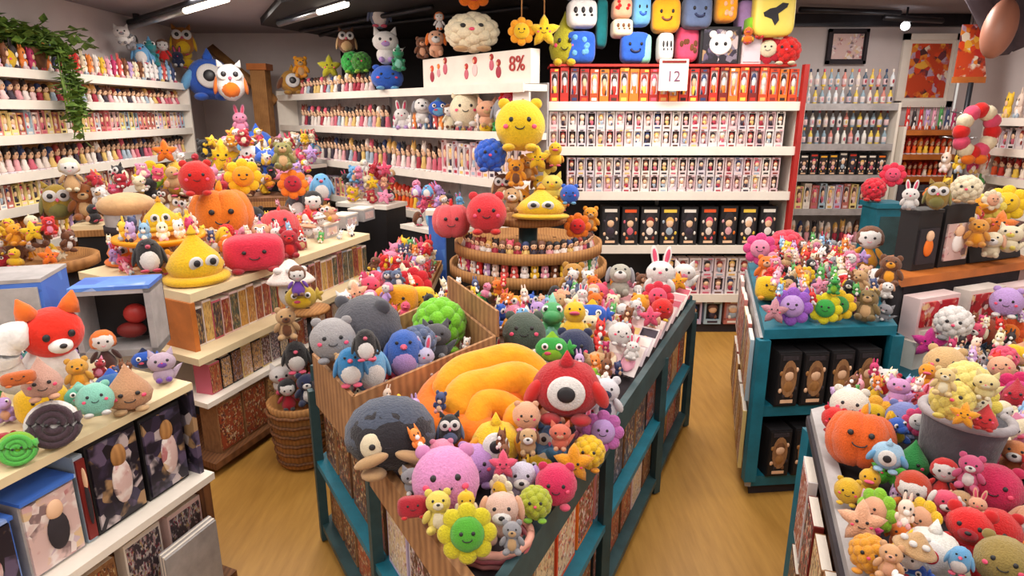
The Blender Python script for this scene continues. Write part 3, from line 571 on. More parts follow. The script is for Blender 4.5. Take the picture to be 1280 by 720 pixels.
def mini(v):
    b = MB(); b.ball((0, 0, .288), (.36, .32, .28), 0, 10, 8); b.ball((0, -.04, .68), (.4, .34, .31), 0, 12, 8); b.ball((0, -.32, .6), (.17, .12, .11), 2, 8, 6); b.ball((0, -.2, .25), (.22, .16, .18), 2, 8, 6)
    for s_ in (-1, 1):
        if v == 0: b.ball((s_*.28, 0, .92), (.13, .08, .12), 0, 8, 6)
        elif v == 1: b.lathe([(.13, 0), (.02, .3)], (s_*.25, 0, .84), 0, 8)
        else: b.ball((s_*.15, .03, 1.02), (.09, .06, .22), 0, 8, 6)
        b.ball((s_*.15, -.34, .74), (.055, .04, .055), 1, 7, 5); b.ball((s_*.36, -.12, .36), (.12, .14, .14), 0, 7, 5); b.ball((s_*.2, -.26, .112), (.14, .18, .11), 3, 7, 5)
    return b
MN = [mini(v).mesh('small_plush', ['candy', 'felt_black', 'felt_white' if v else 'skin', 'dress']) for v in range(3)]
def bottle(v):
    b = MB(); b.lathe([(.34, 0), (.42, .04), (.42, .5+.05*v), (.3, .62), (.16, .7), (.15, .82)], n=10, mi=0); b.lathe([(.2, .82), (.2, .96), (.1, 1.0)], n=10, mi=2); b.lathe([(.43, .12), (.43, .44)], n=10, mi=1)
    b.ball((0, -.4, .3), (.2, .08, .12), 3, 8, 6); return b
BO = [bottle(v).mesh('character_bottle', ['bottle_tint', 'carton_pale', 'hair', 'dress']) for v in range(2)]
def card_pack(v):
    b = MB(); b.box((0, .3, .5), (1, .06, 1), 0); b.box((0, .26, .8), (.9, .04, .28), 1); b.ball((0, .1, .36), (.36, .22, .27), 2, 10, 7); b.ball((0, .0, .5), (.2, .2, .14), 3, 8, 6); return b
CPK = [card_pack(v).mesh('carded_toy', ['carton_pale', 'dress', 'candy', 'skin']) for v in range(2)]
def row(meshes, name, p0, p1, z, n, h, label, cat, group, w=None, d=None, face=None, lo=.86, layers=1, keep=None, jit=.15, solid=False):
    p0 = Vector(p0[:2]); p1 = Vector(p1[:2]); u = (p1-p0); L = u.length; u.normalize()
    face = face if face is not None else facing((u.y, -u.x))
    for ly in range(layers):
        for k in range(n):
            q = p0+u*(L*(k+.5)/n)
            if keep and not keep(q): continue
            hh = h*(R.uniform(lo, 1) if layers == 1 else 1); ww = (w or L/n*(.93 if 'box' in name else .8))*R.uniform(.9, 1)
            o = link(name, R.choice(meshes), None, (q.x, q.y, z+.0015+ly*(h+.001)), (0, 0, face+R.uniform(-jit, jit)*(0 if 'box' in name else 1)), (ww, d or ww, hh))
            tag(o, label, cat, group)
            if solid: static(o)
def shelving(name, label, p0, p1, depth_, boards, zt, mat='shelf_white', thick=.055, upr='shelf_white', end_mat=None, back='grey_side', lip=True, ends=(1, 1), cat='shelving', backh=None, base=True):
    """a run of shelves from p0 to p1 (front edge); boards: heights of their tops"""
    p0 = Vector((p0[0], p0[1], 0)); p1 = Vector((p1[0], p1[1], 0)); u = (p1-p0); L = u.length; ang = math.atan2(u.y, u.x)
    t = thing(name, label, cat, p0, (0, 0, ang))
    for z in boards:
        b = MB().box((L/2, depth_/2, z-thick/2), (L, depth_, thick))
        if lip: b.box((L/2, -.008, z-thick/2), (L, .016, thick+.02))
        part('shelf_board', b, mat, t)
    part('back_panel', MB().box((L/2, depth_+.012, (backh or zt)/2), (L, .02, backh or zt)), back, t)
    for k, e in enumerate(ends):
        if e: part('end_panel', MB().box((-.016 if k == 0 else L+.016, depth_/2, zt/2), (.03, depth_+.04, zt)), end_mat or upr, t)
    for k in range(1, max(1, round(L/1.2))): part('upright', MB().box((L*k/round(L/1.2), depth_-.02, zt/2), (.03, .03, zt)), 'grey_side', t)
    if base: part('plinth', MB().box((L/2, depth_/2+.03, .04), (L, depth_-.06, .08)), 'fabric_dark', t)
    return t
# --- central white gondola, seen straight on
GY = 5.7; gx0, gx1 = .3, 2.46
gz = [2.09, 1.715, 1.325, .84, .38]
shelving('display_shelving', 'wide white shelving facing the aisle with red end post', (gx0, GY), (gx1, GY), .42, gz, 2.14, ends=(1, 0), back='black_mat')
g = bpy.data.objects['display_shelving']
part('end_post', MB().box((gx1-gx0+.02, .0, 1.2), (.04, .06, 2.4)), 'red_paint', g, label='narrow red end post')
part('end_panel', MB().box((gx1-gx0+.02, .25, 1.07), (.03, .4, 2.14)), 'shelf_white', g)
row(FBW, 'figure_box', (gx0+.02, GY+.06), (gx1-.02, GY+.06), gz[0], 25, .29, 'red topped figure box in the row on the topmost board of the white shelving', 'boxed toy', 'red topped figure boxes', d=.1, lo=.93)
row(FB, 'figure_box', (gx0+.02, GY+.07), (gx1-.1, GY+.07), gz[1], 25, .15, 'pale figure box in the double row on the second board of the white shelving', 'boxed toy', 'pale figure boxes on the second board', d=.12, layers=2)
row(FB, 'figure_box', (gx0+.02, GY+.07), (gx1-.1, GY+.07), gz[2], 25, .15, 'pale figure box in the double row on the third board of the white shelving', 'boxed toy', 'pale figure boxes on the third board', d=.12, layers=2, keep=lambda q: q.x > .45)
row(BB, 'dark_figure_box', (gx0+.5, GY+.1), (gx1-.06, GY+.1), gz[3], 9, .36, 'black figure box in the row on the fourth board of the white shelving', 'boxed toy', 'black figure boxes on the fourth board', d=.16, lo=.97)
row(FB, 'figure_box', (1.4, GY+.08), (gx1-.04, GY+.08), gz[4], 9, .17, 'pale figure box in the double row on the fifth board of the white shelving', 'boxed toy', 'pale figure boxes on the fifth board', d=.12, layers=2)
row(FBM, 'toy_box', (1.6, GY+.1), (gx1-.1, GY+.1), .085, 4, .225, 'red and pink toy box at the foot of the white shelving', 'boxed toy', 'toy boxes at the foot', d=.14, lo=.95)
# --- diagonal white shelving
M0, M1 = Vector((-3.22, 9.2)), Vector((.10, 5.44)); mu_ = (M1-M0).normalized(); mn = Vector((mu_.y, -mu_.x))
mz = [2.235, 1.84, 1.43, 1.0, .55]
shelving('display_shelving', 'long white shelving running diagonally to the back corner', M0, M1, .26, mz, 2.3, ends=(1, 0), back='grey_side', backh=2.25)
def on_mid(px, z, off=.1):
    """the point of the diagonal shelving that stands behind photo column px"""
    x = (px-640)/FPX; best = min((k/400 for k in range(401)), key=lambda t: abs((M0.lerp(M1, t)).x/depth((M0.lerp(M1, t).x, M0.lerp(M1, t).y, z))-x))
    q = M0.lerp(M1, best)-mn*off; return Vector((q.x, q.y, z))
mf = facing(mn)
def mrow(ms, nm, a, b, z, n, h, label, cat, grp, **k): row(ms, nm, on_mid(a, z), on_mid(b, z), z, n, h, label, cat, grp, face=mf, **k)
row(FG, 'doll_figurine', on_mid(372, mz[0], .06), on_mid(462, mz[0], .06), mz[0], 20, .22, 'doll figurine on top of the diagonal shelving beside the long white banner box', 'figurine', 'figurines on the diagonal shelving top', face=mf, d=.1, solid=True)
mrow(FG, 'doll_figurine', 370, 478, mz[1], 24, .27, 'doll figurine on the second board of the diagonal shelving', 'figurine', 'figurines on the diagonal second board', d=.1)
mrow(MN, 'small_plush', 482, 598, mz[1], 17, .17, 'little soft toy in the front row on the second diagonal board', 'soft toy', 'little soft toys on the second diagonal board')
mrow(FG, 'doll_figurine', 370, 545, mz[2], 34, .3, 'doll figurine on the third board of the diagonal shelving', 'figurine', 'figurines on the diagonal third board', d=.1)
mrow(FB, 'figure_box', 548, 648, mz[2], 13, .33, 'pale figure box on the third board of the diagonal shelving', 'boxed toy', 'pale boxes on the diagonal third board', d=.12)
mrow(FBM, 'toy_box', 372, 470, mz[3], 18, .24, 'mixed toy box on the fourth board of the diagonal shelving', 'boxed toy', 'mixed boxes on the diagonal fourth board', d=.12)
mrow(FGW, 'doll_figurine', 475, 545, mz[3], 14, .28, 'yellow toned figurine on the fourth board of the diagonal shelving', 'figurine', 'yellow figurines on the diagonal fourth board', d=.1)
mrow(FBM, 'toy_box', 380, 540, mz[4], 16, .3, 'mixed toy box on the fifth board of the diagonal shelving', 'boxed toy', 'mixed boxes on the diagonal fifth board', d=.16)
# banner box and its red picture marks, on top of the near half
q0, q1 = on_mid(522, mz[0], .06), on_mid(668, mz[0], .06); L = (q1-q0).length
t = thing('banner_box', 'long white banner box with red figure prints above the diagonal shelving', 'sign', q0, (0, 0, math.atan2((q1-q0).y, (q1-q0).x)))
part('panel', MB().box((L/2, .06, .14), (L, .1, .27)), 'shelf_white', t)
for k, (u_, s_) in enumerate(((.1, 1), (.17, .8), (.24, 1), (.45, .9), (.53, 1.1), (.68, .9), (.74, 1))):
    b = MB(); zz = .11+.03*(k % 3)
    b.ball((L*u_, .008, zz+.075*s_), (.032*s_, .006, .03*s_), 0, 10, 7); b.ball((L*u_, .008, zz), (.036*s_, .006, .05*s_), 1, 10, 7); b.ball((L*u_-.012, .006, zz+.07*s_), (.016*s_, .006, .016*s_), 2, 8, 6)
    part('print_figure', b, ['hair_warm', 'dress', 'skin'], t)
cu = bpy.data.curves.new('sign_lettering', 'FONT'); cu.body = '8%'; cu.size = .17; cu.extrude = .004; cu.materials.append(MAT['red_paint'])
lettering(cu, t, (L*.83, .004, .11))
static(t)
# pink card panel closing the near end of the second board
q = on_mid(646, mz[1], .05); t = thing('card_sign', 'pale pink card panel with red prints at the near end of the second board', 'sign', q, (0, 0, mf))
part('panel', MB().box((0, 0, .167), (.2, .02, .33)), 'carton_pale', t); part('print_figure', MB().ball((-.03, -.012, .15), (.04, .006, .07), 0, 10, 7).ball((.03, -.012, .24), (.03, .006, .04), 1, 10, 7), ['dress', 'hair_warm'], t)
# wooden post and sloping beam in the back corner
p = atY(353, 190, 8.9); t = thing('wooden_post', 'pale wooden post at the far end of the diagonal shelving', 'post', (-3.38, 9.05, 0))
part('post', MB().box((0, 0, 1.28), (.2, .2, 2.56)), 'wood', t); part('capital', MB().box((0, 0, 2.6), (.26, .26, .08)), 'orange_wood', t)
p0, p1 = atY(296, 88, 9.2), atY(345, 128, 9.2)
tag(link('wooden_beam', MB().tube([p0+Vector((-.4, .2, .3)), p0, p1], .07, 0, 4).mesh('wooden_beam', ['wood'])), 'pale sloping wooden beam leaning to the corner post', 'beam')
# --- left wall shelving
LX = -4.06; lz = [2.35, 2.1, 1.82, 1.52, 1.25, .92]
shelving('side_shelving', 'long white wall shelving under the trailing green plant', (LX, 4.6), (LX, 8.35), .38, lz, 2.38, ends=(1, 1), back='wood')
# shelving() builds along +X of p0->p1 with its depth on the left-hand side of the run: the wall side here
def lrow(ms, nm, y0, y1, z, n, h, label, cat, grp, **k): row(ms, nm, (LX-.1, y0), (LX-.1, y1), z, n, h, label, cat, grp, face=PI/2, **k)
for k, (ms, nm, n, h, lab, cat) in enumerate(((MN, 'small_plush', 34, .22, 'little soft toy', 'soft toy'), (FG, 'doll_figurine', 40, .182, 'doll figurine', 'figurine'), (FBM, 'toy_box', 40, .212, 'small toy box', 'boxed toy'),
        (FG, 'doll_figurine', 40, .232, 'doll figurine', 'figurine'), (FBM, 'toy_box', 30, .202, 'small toy box', 'boxed toy'), (MN, 'small_plush', 20, .22, 'little soft toy', 'soft toy'))):
    pl = ['topmost', 'second', 'third', 'fourth', 'fifth', 'sixth'][k]
    lrow(ms, nm, 4.9, [8.3, 8.3, 8.3, 8.3, 7.2, 6.2][k], lz[k], n, h, f'{lab} in the row on the {pl} board of the long wall shelving', cat, f'{lab} row on the {pl} wall board', d=.1)
# --- shelves at the back right
shelving('bottle_shelving', 'grey shelving of bottles against the pale back wall', (3.28, 7.45), (4.32, 7.45), .4, [2.1, 1.66, 1.31, .92, .5], 2.12, ends=(1, 1), back='grey_side', mat='grey_side')
def rrow(ms, nm, x0, x1, z, n, h, label, cat, grp, **k): row(ms, nm, (x0, 7.53), (x1, 7.53), z, n, h, label, cat, grp, face=0, **k)
rrow(BO, 'character_bottle', 3.3, 4.3, 2.1, 13, .19, 'character bottle standing on top of the grey bottle shelving', 'bottle', 'bottles on the shelving top', layers=2)
rrow(BO, 'character_bottle', 3.3, 4.3, 1.66, 13, .19, 'character bottle on the second board of the grey bottle shelving', 'bottle', 'bottles on the second board', layers=2)
rrow(BB, 'dark_figure_box', 3.3, 4.3, 1.31, 9, .27, 'black figure box on the third board of the grey bottle shelving', 'boxed toy', 'black boxes beside the bottles', d=.12)
rrow(FBM, 'toy_box', 3.3, 4.3, .92, 11, .3, 'mixed toy box on the fourth board of the grey bottle shelving', 'boxed toy', 'mixed boxes under the bottles', d=.12)
rrow(FG, 'doll_figurine', 3.3, 4.3, .5, 12, .3, 'doll figurine on the fifth board of the grey bottle shelving', 'figurine', 'figurines under the bottles', d=.1)
shelving('orange_display', 'short shelving packed with orange figures beside the bottle shelves', (4.42, 7.4), (5.06, 7.4), .4, [1.82, 1.55, 1.3], 1.86, ends=(1, 1), mat='orange_wood', back='dress_warm', lip=False)
row(FGW, 'doll_figurine', (4.44, 7.5), (5.04, 7.5), 1.3, 10, .18, 'orange figurine in the lower row of the orange display', 'figurine', 'orange figurines lower row', face=0, d=.09)
row(FGW, 'doll_figurine', (4.44, 7.5), (5.04, 7.5), 1.55, 9, .2, 'orange figurine in the middle row of the orange display', 'figurine', 'orange figurines middle row', face=0, d=.09)
row(MN, 'small_plush', (4.44, 7.5), (5.04, 7.5), 1.82, 8, .24, 'little soft toy on top of the orange display', 'soft toy', 'soft toys above the orange figures', face=0)
b = MB()
for k in range(16): b.lathe([(.03, 0), (.035, 1.2)], (4.42+.04*k, 7.31+.012*(k % 2), .02), 0, 8)
tag(link('black_curtain', b.mesh('black_curtain', ['fabric_dark'])), 'dark pleated curtain under the orange figure display', 'curtain')
# --- right wall shelves
shelving('side_shelving', 'white wall shelving on the side wall behind the gift boxes', (4.86, 6.75), (4.86, 4.9), .36, [1.95, 1.66, 1.38, 1.08, .75], 2.0, ends=(1, 1), back='carton_pale')
for k, (ms, nm, z, n, h, lab, cat) in enumerate(((MN, 'small_plush', 1.95, 12, .26, 'soft toy', 'soft toy'), (FB, 'figure_box', 1.66, 17, .22, 'pale figure box', 'boxed toy'), (FGW, 'doll_figurine', 1.38, 18, .22, 'orange figurine', 'figurine'), (FG, 'doll_figurine', 1.08, 18, .22, 'doll figurine', 'figurine'))):
    pl = ['topmost', 'second', 'third', 'fourth'][k]
    row(ms, nm, (4.95, 6.7), (4.95, 4.95), z, n, h, f'{lab} on the {pl} board of the side wall shelving by the gift boxes', cat, f'{lab} row on the {pl} side wall board', face=-PI/2, d=.09)
# framed poster, wall picture, slanted poster
def framed(name, label, px0, py0, px1, py1, Y, fr, art, border=.05, mat='shelf_white'):
    a, c = atY(px0, py0, Y), atY(px1, py1, Y); w, h = c.x-a.x, a.z-c.z
    t = thing(name, label, 'poster', ((a.x+c.x)/2, Y, c.z))
    b = MB()
    for x, z, dx, dz in ((0, border/2, w, border), (0, h-border/2, w, border), (-w/2+border/2, h/2, border, h), (w/2-border/2, h/2, border, h)): b.box((x, 0, z), (dx, .04, dz))
    part('frame', b, fr, t); part('mat_board', MB().box((0, .008, h/2), (w-border, .012, h-border)), mat, t)
    m = .55*border; part('print', MB().box((0, -.004, h/2), (w-2*border-2*m, .008, h-2*border-2*m)), art, t)
framed('framed_poster', 'white framed poster crowded with small red and orange figures', 1131, 42, 1188, 134, 7.88, 'shelf_white', 'poster_art', .07)
framed('small_picture', 'dark framed picture of pale bottles above the bottle shelving', 1037, 36, 1081, 80, 7.88, 'fabric_dark', 'art_pale', .035, 'fabric_dark')
p = atY(1212, 96, 6.9); t = thing('slanted_poster', 'red patterned pennant with orange hem hung below the dark drape', 'banner', p)
h = .5; b = MB(); b.add([(-.16, 0, 0), (.17, 0, 0), (.04, 0, h), (-.16, 0, h), (-.16, .012, 0), (.17, .012, 0), (.04, .012, h), (-.16, .012, h)], [(0, 1, 2, 3), (7, 6, 5, 4), (0, 4, 5, 1), (1, 5, 6, 2), (2, 6, 7, 3), (3, 7, 4, 0)]); part('cloth', b, 'poster_art', t)
part('hem', MB().box((0, .006, -.03), (.34, .02, .06)), 'orange_wood', t); part('cord', MB().tube([(-.06, .006, h), (-.06, .006, CEIL-p.z)], .006, 0, 6), 'fabric_dark', t)
# dark drape and paper lantern by the ceiling
a = atY(1178, 2, 6.5); pts = []
b = MB(); n = 12; V_ = []
for j in range(9):
    v = j/8
    for i in range(n+1):
        u_ = i/n; x = a.x+.02+.9*u_+v*(.62-.35*u_); z = min(3.07, 3.07-.52*v*(1-.35*u_)-.02*math.sin(i*2.4)); V_.append((x, 6.3+.2*v+.05*math.sin(i*1.9+v*2), z))
F_ = [(j*(n+1)+i, j*(n+1)+i+1, (j+1)*(n+1)+i+1, (j+1)*(n+1)+i) for j in range(8) for i in range(n)]
b.add(V_, F_, 0, True); o = link('hanging_drape', b.mesh('hanging_drape', ['drape_cloth'])); tag(o, 'dark cloth drape slung from the ceiling above the pennant', 'drape')
so = o.modifiers.new('thick', 'SOLIDIFY'); so.thickness = .02
p = atY(1249, 36, 6.0); t = thing('paper_lantern', 'pinkish brown paper lantern beside the dark drape', 'lantern', p, (0, .15, 0))
part('shade', MB().ball((0, 0, 0), (.13, .13, .25), 0, 18, 14), 'plain_col', t, '#a8705c'); part('cap', MB().lathe([(.05, .24), (.05, .27)], n=12), 'fabric_dark', t); part('cord', MB().tube([(0, 0, .26), (.06, 0, CEIL-p.z-.02)], .008, 0, 6), 'fabric_dark', t)
# plush spinner column right of the orange display
t = thing('spinner_rack', 'tall wire rack of pegs before the framed poster', 'rack', (4.58, 6.7, 0))
part('pole', MB().tube([(0, 0, 0), (0, 0, 2.3)], .025, 0, 10), 'dark_metal', t); part('base', MB().lathe([(.25, 0), (.25, .04), (.05, .07)], n=20), 'dark_metal', t)
for k in range(7):
    for s_ in (0, 2.1, 4.2): part('peg', MB().tube([(0, 0, .5+.25*k), (.17*math.cos(s_+k), .17*math.sin(s_+k), .52+.25*k)], .008, 0, 6), 'metal', t)
for k in range(7):
    for s_ in range(5):
        a = -PI/2+(s_-2)*.5+.2*(k % 2); z = .42+.25*k
        if abs(z-1.67) < .2 or z > 1.9: continue
        o = link('small_plush', R.choice(MN), None, (4.58+.23*math.cos(a), 6.7+.23*math.sin(a), z), (0, 0, a+PI/2), (.12, .12, .21)); tag(o, 'little soft toy hanging on the tall wire rack', 'soft toy', 'soft toys on the wire rack')
t = thing('plush_wreath', 'red and white wreath of plush pompoms on the wire rack', 'wreath', (4.5, 6.38, 1.83))
for k in range(12):
    a = k*PI/6; part('pompom', MB().ball((.15*math.cos(a), 0, .2*math.sin(a)), .075, 0, 10, 8, fuzz=.1), 'plush', t, ['red', 'rose', 'cream'][k % 3])
part('bow', MB().ball((-.06, -.04, -.26), (.07, .04, .05), 0, 10, 8).ball((.06, -.04, -.26), (.07, .04, .05), 0, 10, 8), 'plush', t, 'orange')
# ------------------------------------------------------------------ goods on top of the central gondola
TOPZ = gz[0]+.292
t = thing('top_board', 'narrow red fascia board above the red topped boxes', 'board', ((gx0+gx1)/2, GY+.1, TOPZ)); part('board', MB().box((-.02, .1, .012), (gx1-gx0-.08, .4, .02)), 'hair_warm', t)
TB = TOPZ+.024
def cushion(px, py, wpx, hpx, cols, label, kind='face', Y=5.76, z=None, short=None):
    c = atY(px, py, Y); dp = depth(c); w, h = wpx*dp/FPX*.93, hpx*dp/FPX*.95
    t = thing('square_cushion', label, 'cushion', (c.x, Y, c.z-h/2 if z is None else z), (-.08, 0, R.uniform(-.08, .08)), 'printed cushions and bags above the white shelving')
    part('pillow', MB().ball((0, 0, h/2), (w/2, .09, h/2), 0, 26, 18, fuzz=.02, sq=.45), 'plush', t, cols[0])
    if kind == 'face':
        for s_ in (-1, 1): part('eye', MB().ball((s_*w*.2, -.08, h*.58), (w*.06, .02, h*.07), 0, 10, 8), 'felt_black', t)
        part('mouth', MB().tube([(w*.16*math.cos(PI+a*PI/8), -.092, h*.42+h*.1*math.sin(PI+a*PI/8)) for a in range(9)], .01, 0, 6), 'plain_col', t, cols[1])
    elif kind == 'blob':
        for k in range(7): part('patch', MB().ball((w*R.uniform(-.32, .32), -.082, h*(.2+.6*R.random())), (w*.1, .015, h*.1), 0, 10, 8), 'plush', t, cols[1])
    elif kind == 'marks':
        for k in range(3):
            part('printed_mark', MB().ball((w*(k-1)*.25, -.088, h*.58), (w*.07, .012, h*.12), 0, 10, 8).ball((w*((k-1)*.25+.04), -.088, h*.4), (w*.05, .012, h*.05), 0, 8, 6), 'plain_col', t, cols[1])
    return t
cushion(725, 60, 40, 40, ('blue', 'sky'), 'blue cushion with pale blue blotches, below the white marked cushion', 'blob')
cushion(793, 60, 38, 38, ('blue', 'navy'), 'blue cushion with a smiling face beside the pale green tall cushion', 'face')
cushion(727, 18, 40, 34, ('white', 'black'), 'white cushion with three black marks standing over the blotchy blue one', 'marks')
cushion(727, -12, 44, 24, ('navy', 'white'), 'dark navy cushion over the white marked cushion', 'blob')
cushion(777, 36, 28, 22, ('cream', 'brown'), 'cream cushion with brown marks stacked over the smiling blue one', 'marks')
cushion(777, 12, 26, 24, ('peach', 'red'), 'peach cushion with red blotches topping the cream one', 'blob')
cushion(752, 30, 16, 60, ('teal', 'navy'), 'narrow dark teal cushion wedged behind the stacked pale cushions', 'plain', 5.92)
cushion(801, 14, 24, 38, ('sky', 'blue'), 'sky blue cushion with a small face beside the orange yellow one', 'face')
cushion(806, 62, 15, 36, ('mint', 'green'), 'narrow pale green cushion beside the smiling blue one', 'plain')
cushion(832, 20, 38, 42, ('amber', 'brown'), 'orange yellow cushion with a smiling face above the rosy pink one', 'face')
cushion(858, 56, 30, 44, ('rose', 'brown'), 'rosy pink cushion with brown blotches behind the price card', 'blob', 5.86)
cushion(831, 60, 20, 36, ('white', 'black'), 'narrow white cushion with a black mark beside the rosy pink one', 'marks')
cushion(871, 16, 38, 40, ('slate', 'navy'), 'greyish blue cushion with a smiling face above the dark crate', 'face')
cushion(907, 10, 28, 36, ('amber', 'peach'), 'amber cushion with peach blotches over the dark crate', 'blob')
cushion(930, 22, 22, 40, ('lilac', 'grey'), 'lilac grey cushion beside the yellow bag', 'plain', 5.9)
cushion(938, 32, 16, 18, ('lime', 'green'), 'small lime green cushion tucked under the yellow bag', 'plain', 5.8)
def gift_box(name, label, px, py, wpx, hpx, Y, mats, cat='box', d=.16, kind='face', z=None):
    c = atY(px, py, Y); dp = depth(c); w, h = wpx*dp/FPX, hpx*dp/FPX
    t = thing(name, label, cat, (c.x, Y, c.z-h/2 if z is None else z)); part('carton', MB().box((0, d/2, h/2), (w, d, h)), mats[0], t); part('front_print', MB().box((0, -.004, h/2), (w*.86, .01, h*.86)), mats[1], t)
    if kind == 'face':
        b = MB().ball((0, -.012, h*.55), (w*.28, .012, h*.27), 0, 16, 10).ball((-w*.2, -.012, h*.8), (w*.1, .012, h*.1), 0, 8, 6).ball((w*.2, -.012, h*.8), (w*.1, .012, h*.1), 0, 8, 6); part('print_figure', b, 'felt_white', t)
        for s_ in (-1, 1): part('print_eye', MB().ball((s_*w*.11, -.024, h*.56), (w*.045, .008, h*.05), 0, 8, 6), 'felt_black', t)
    return t
gift_box('toy_crate', 'black box printed with a grey animal face between cushions', 900, 58, 50, 46, 5.76, ('black_mat', 'art_dark'))
gift_box('greeting_card', 'cream card box beside the crimson plush heap', 940, 62, 24, 34, 5.76, ('carton_pale', 'carton_pale'), 'box', .06, 'plain')
c = atY(967, 16, 5.72); t = thing('paper_bag', 'yellow bag printed with a dark whale tail', 'bag', (c.x, 5.72, c.z-.17), (-.06, 0, 0), 'printed cushions and bags above the white shelving')
part('bag_body', MB().ball((0, 0, .18), (.17, .07, .2), 0, 26, 18, sq=.4), 'plain_col', t, 'lemon')
b = MB(); pr = [(0, .06), (.03, .1), (.02, .15), (.09, .2), (.1, .23), (.05, .235), (.0, .2), (-.05, .19), (-.1, .16), (-.09, .13), (-.03, .11)]
b.add([(x-.005, -.074, z) for x, z in pr]+[(x-.005, -.062, z) for x, z in pr], [tuple(range(11)), tuple(reversed(range(11, 22)))]+[(i, (i+1) % 11, 11+(i+1) % 11, 11+i) for i in range(11)]); part('whale_tail_print', b, 'dark_metal', t)
for s_ in (-1, 1): part('handle', MB().tube([(s_*.07-.04, 0, .36), (s_*.07-.03, -.01, .43), (s_*.07+.03, -.01, .43), (s_*.07+.04, 0, .36)], .008, 0, 6), 'plain_col', t, 'lemon')
# price card
c = atY(841, 94, 5.62); t = thing('price_sign', 'white price card with pink band clipped before the red topped boxes', 'sign', (c.x, 5.6, c.z-.12))
part('card', MB().box((0, 0, .12), (.24, .012, .25)), 'shelf_white', t); part('pink_band', MB().box((0, -.008, .225), (.2, .006, .02)), 'hair_warm', t)
cu = bpy.data.curves.new('price_lettering', 'FONT'); cu.body = '12'; cu.size = .12; cu.extrude = .003; cu.align_x = 'CENTER'; mt = bpy.data.materials.new('plum_ink'); mt.use_nodes = True; mt.node_tree.nodes['Principled BSDF'].inputs[0].default_value = lin('#7a4a68'); cu.materials.append(mt)
lettering(cu, t, (0, -.007, .07)); part('clip', MB().box((0, .02, .0), (.05, .04, .03)), 'metal', t)
H = Heap(TB, 'above the white shelving', 'plush toys above the white shelving')
def top(px, py, s, kind, cols, desc, Y=5.8, short=None, **k):
    c = atY(px, py, Y); dp = depth(c); h = s*dp/FPX
    o = make_toy(kind, c, h, cols, math.atan2(-c.x, c.y)+k.get('yaw', 0), k.get('tilt', -.1), squash=k.get('squash', (1, 1, 1)))
    TOYS.append(dict(o=o, base=desc, p=c, heap=k.get('heap', H), mark=short, cat=KIND[kind][1], fixed=True))
    return o
top(706, 50, 62, 'drop', ('#b8b020', 'yellow'), 'olive yellow teardrop plush standing tall beside blue cushion', squash=(.75, .75, 1.05), Y=5.8)
for px, py, s_, kd, cl, ds in ((680, 40, 40, 'star', ('yellow', 'cream'), 'yellow star plush hung on a cord beside the olive teardrop plush'), (652, 40, 34, 'flower', ('amber', 'yellow'), 'amber flower plush hung on a cord over the banner box end')):
    o = top(px, py, s_, kd, cl, ds, Y=5.5); o.name = 'hanging_plush_'+kd; h_ = s_*5.4/FPX
    part('cord', MB().tube([(0, 0, h_*.95), (0, 0, CEIL-.01-o.location.z)], .006, 0, 6), 'wood', o)
for px, py, s, c in ((960, 62, 36, 'crimson'), (983, 64, 36, 'red'), (972, 46, 24, 'crimson')): top(px, py, s, 'flower' if c == 'crimson' else 'fluff', (c, 'cream'), f'{c} {"flower" if c=="crimson" else "fluffy"} plush {"high " if s==24 else ""}by the red end post', Y=5.76)
top(935, 45, 20, 'duck', ('orange', 'yellow'), 'small orange duckling plush under the yellow bag', Y=5.72); top(950, 40, 18, 'bear', ('red', 'orange'), 'small red bear plush under the yellow bag', Y=5.72)
# toys on top of the diagonal shelving (the banner box carries the near ones)
H2 = Heap(mz[0], 'on the diagonal shelving', 'plush toys above the diagonal shelving')
def topm(px, py, s, kind, cols, desc, **k):
    q = on_mid(px, 2.4, .17); H2.col(px, q.y, s, kind, cols, desc, **k)
topm(590, 42, 62, 'fluff', ('cream', 'tan'), 'large cream fluffy plush on the banner box', squash=(1.15, .9, .8), short='large cream fluffy plush')
topm(592, 17, 46, 'flower', ('orange', 'red'), 'orange flower plush above the large cream fluffy plush')
topm(570, 20, 30, 'fluff', ('red', 'orange'), 'red fluffy plush above the large cream fluffy plush')
topm(612, 14, 34, 'fluff', ('#b85a20', 'orange'), 'rusty fluffy plush above the large cream fluffy plush')
topm(545, 58, 34, 'puppy', ('peach', 'orange'), 'peach puppy plush beside the large cream fluffy plush'); topm(528, 64, 26, 'bear', ('brown', 'peach'), 'brown bear plush near the thin end of the banner box'); topm(549, 42, 22, 'doll', ('white', 'orange'), 'white doll standing over the peach puppy')
topm(484, 82, 40, 'ball', ('blue', 'sky'), 'round blue plush on the diagonal shelving', squash=(1, .9, .75), short='round blue plush')
topm(482, 44, 42, 'cat', ('white', 'lilac'), 'white cat plush high above the round blue plush'); topm(498, 62, 28, 'dino', ('#1f9a6a', 'mint'), 'sea green dinosaur plush over the round blue plush'); topm(474, 66, 34, 'penguin', ('slate', 'white'), 'slate penguin plush beside the sea green dinosaur'); topm(465, 92, 40, 'dino', ('teal', 'sky'), 'teal dinosaur plush beside the round blue plush')
topm(440, 62, 28, 'fluff', ('green', 'lime'), 'green fluffy plush over the figurine row'); topm(452, 70, 26, 'fluff', ('#3f8a2c', 'lime'), 'dark green fluffy plush over the figurine row'); topm(433, 75, 30, 'owl', ('brown', 'tan'), 'brown owl plush beside the green fluffy plush')
topm(412, 78, 30, 'star', ('#b8b020', 'yellow'), 'olive yellow star plush over the figurine row'); topm(366, 88, 34, 'ringeye', ('#c08a30', 'brown'), 'mustard one-eyed plush on the corner post end'); topm(376, 104, 26, 'bear', ('amber', 'tan'), 'amber bear plush beside the mustard one-eyed plush')
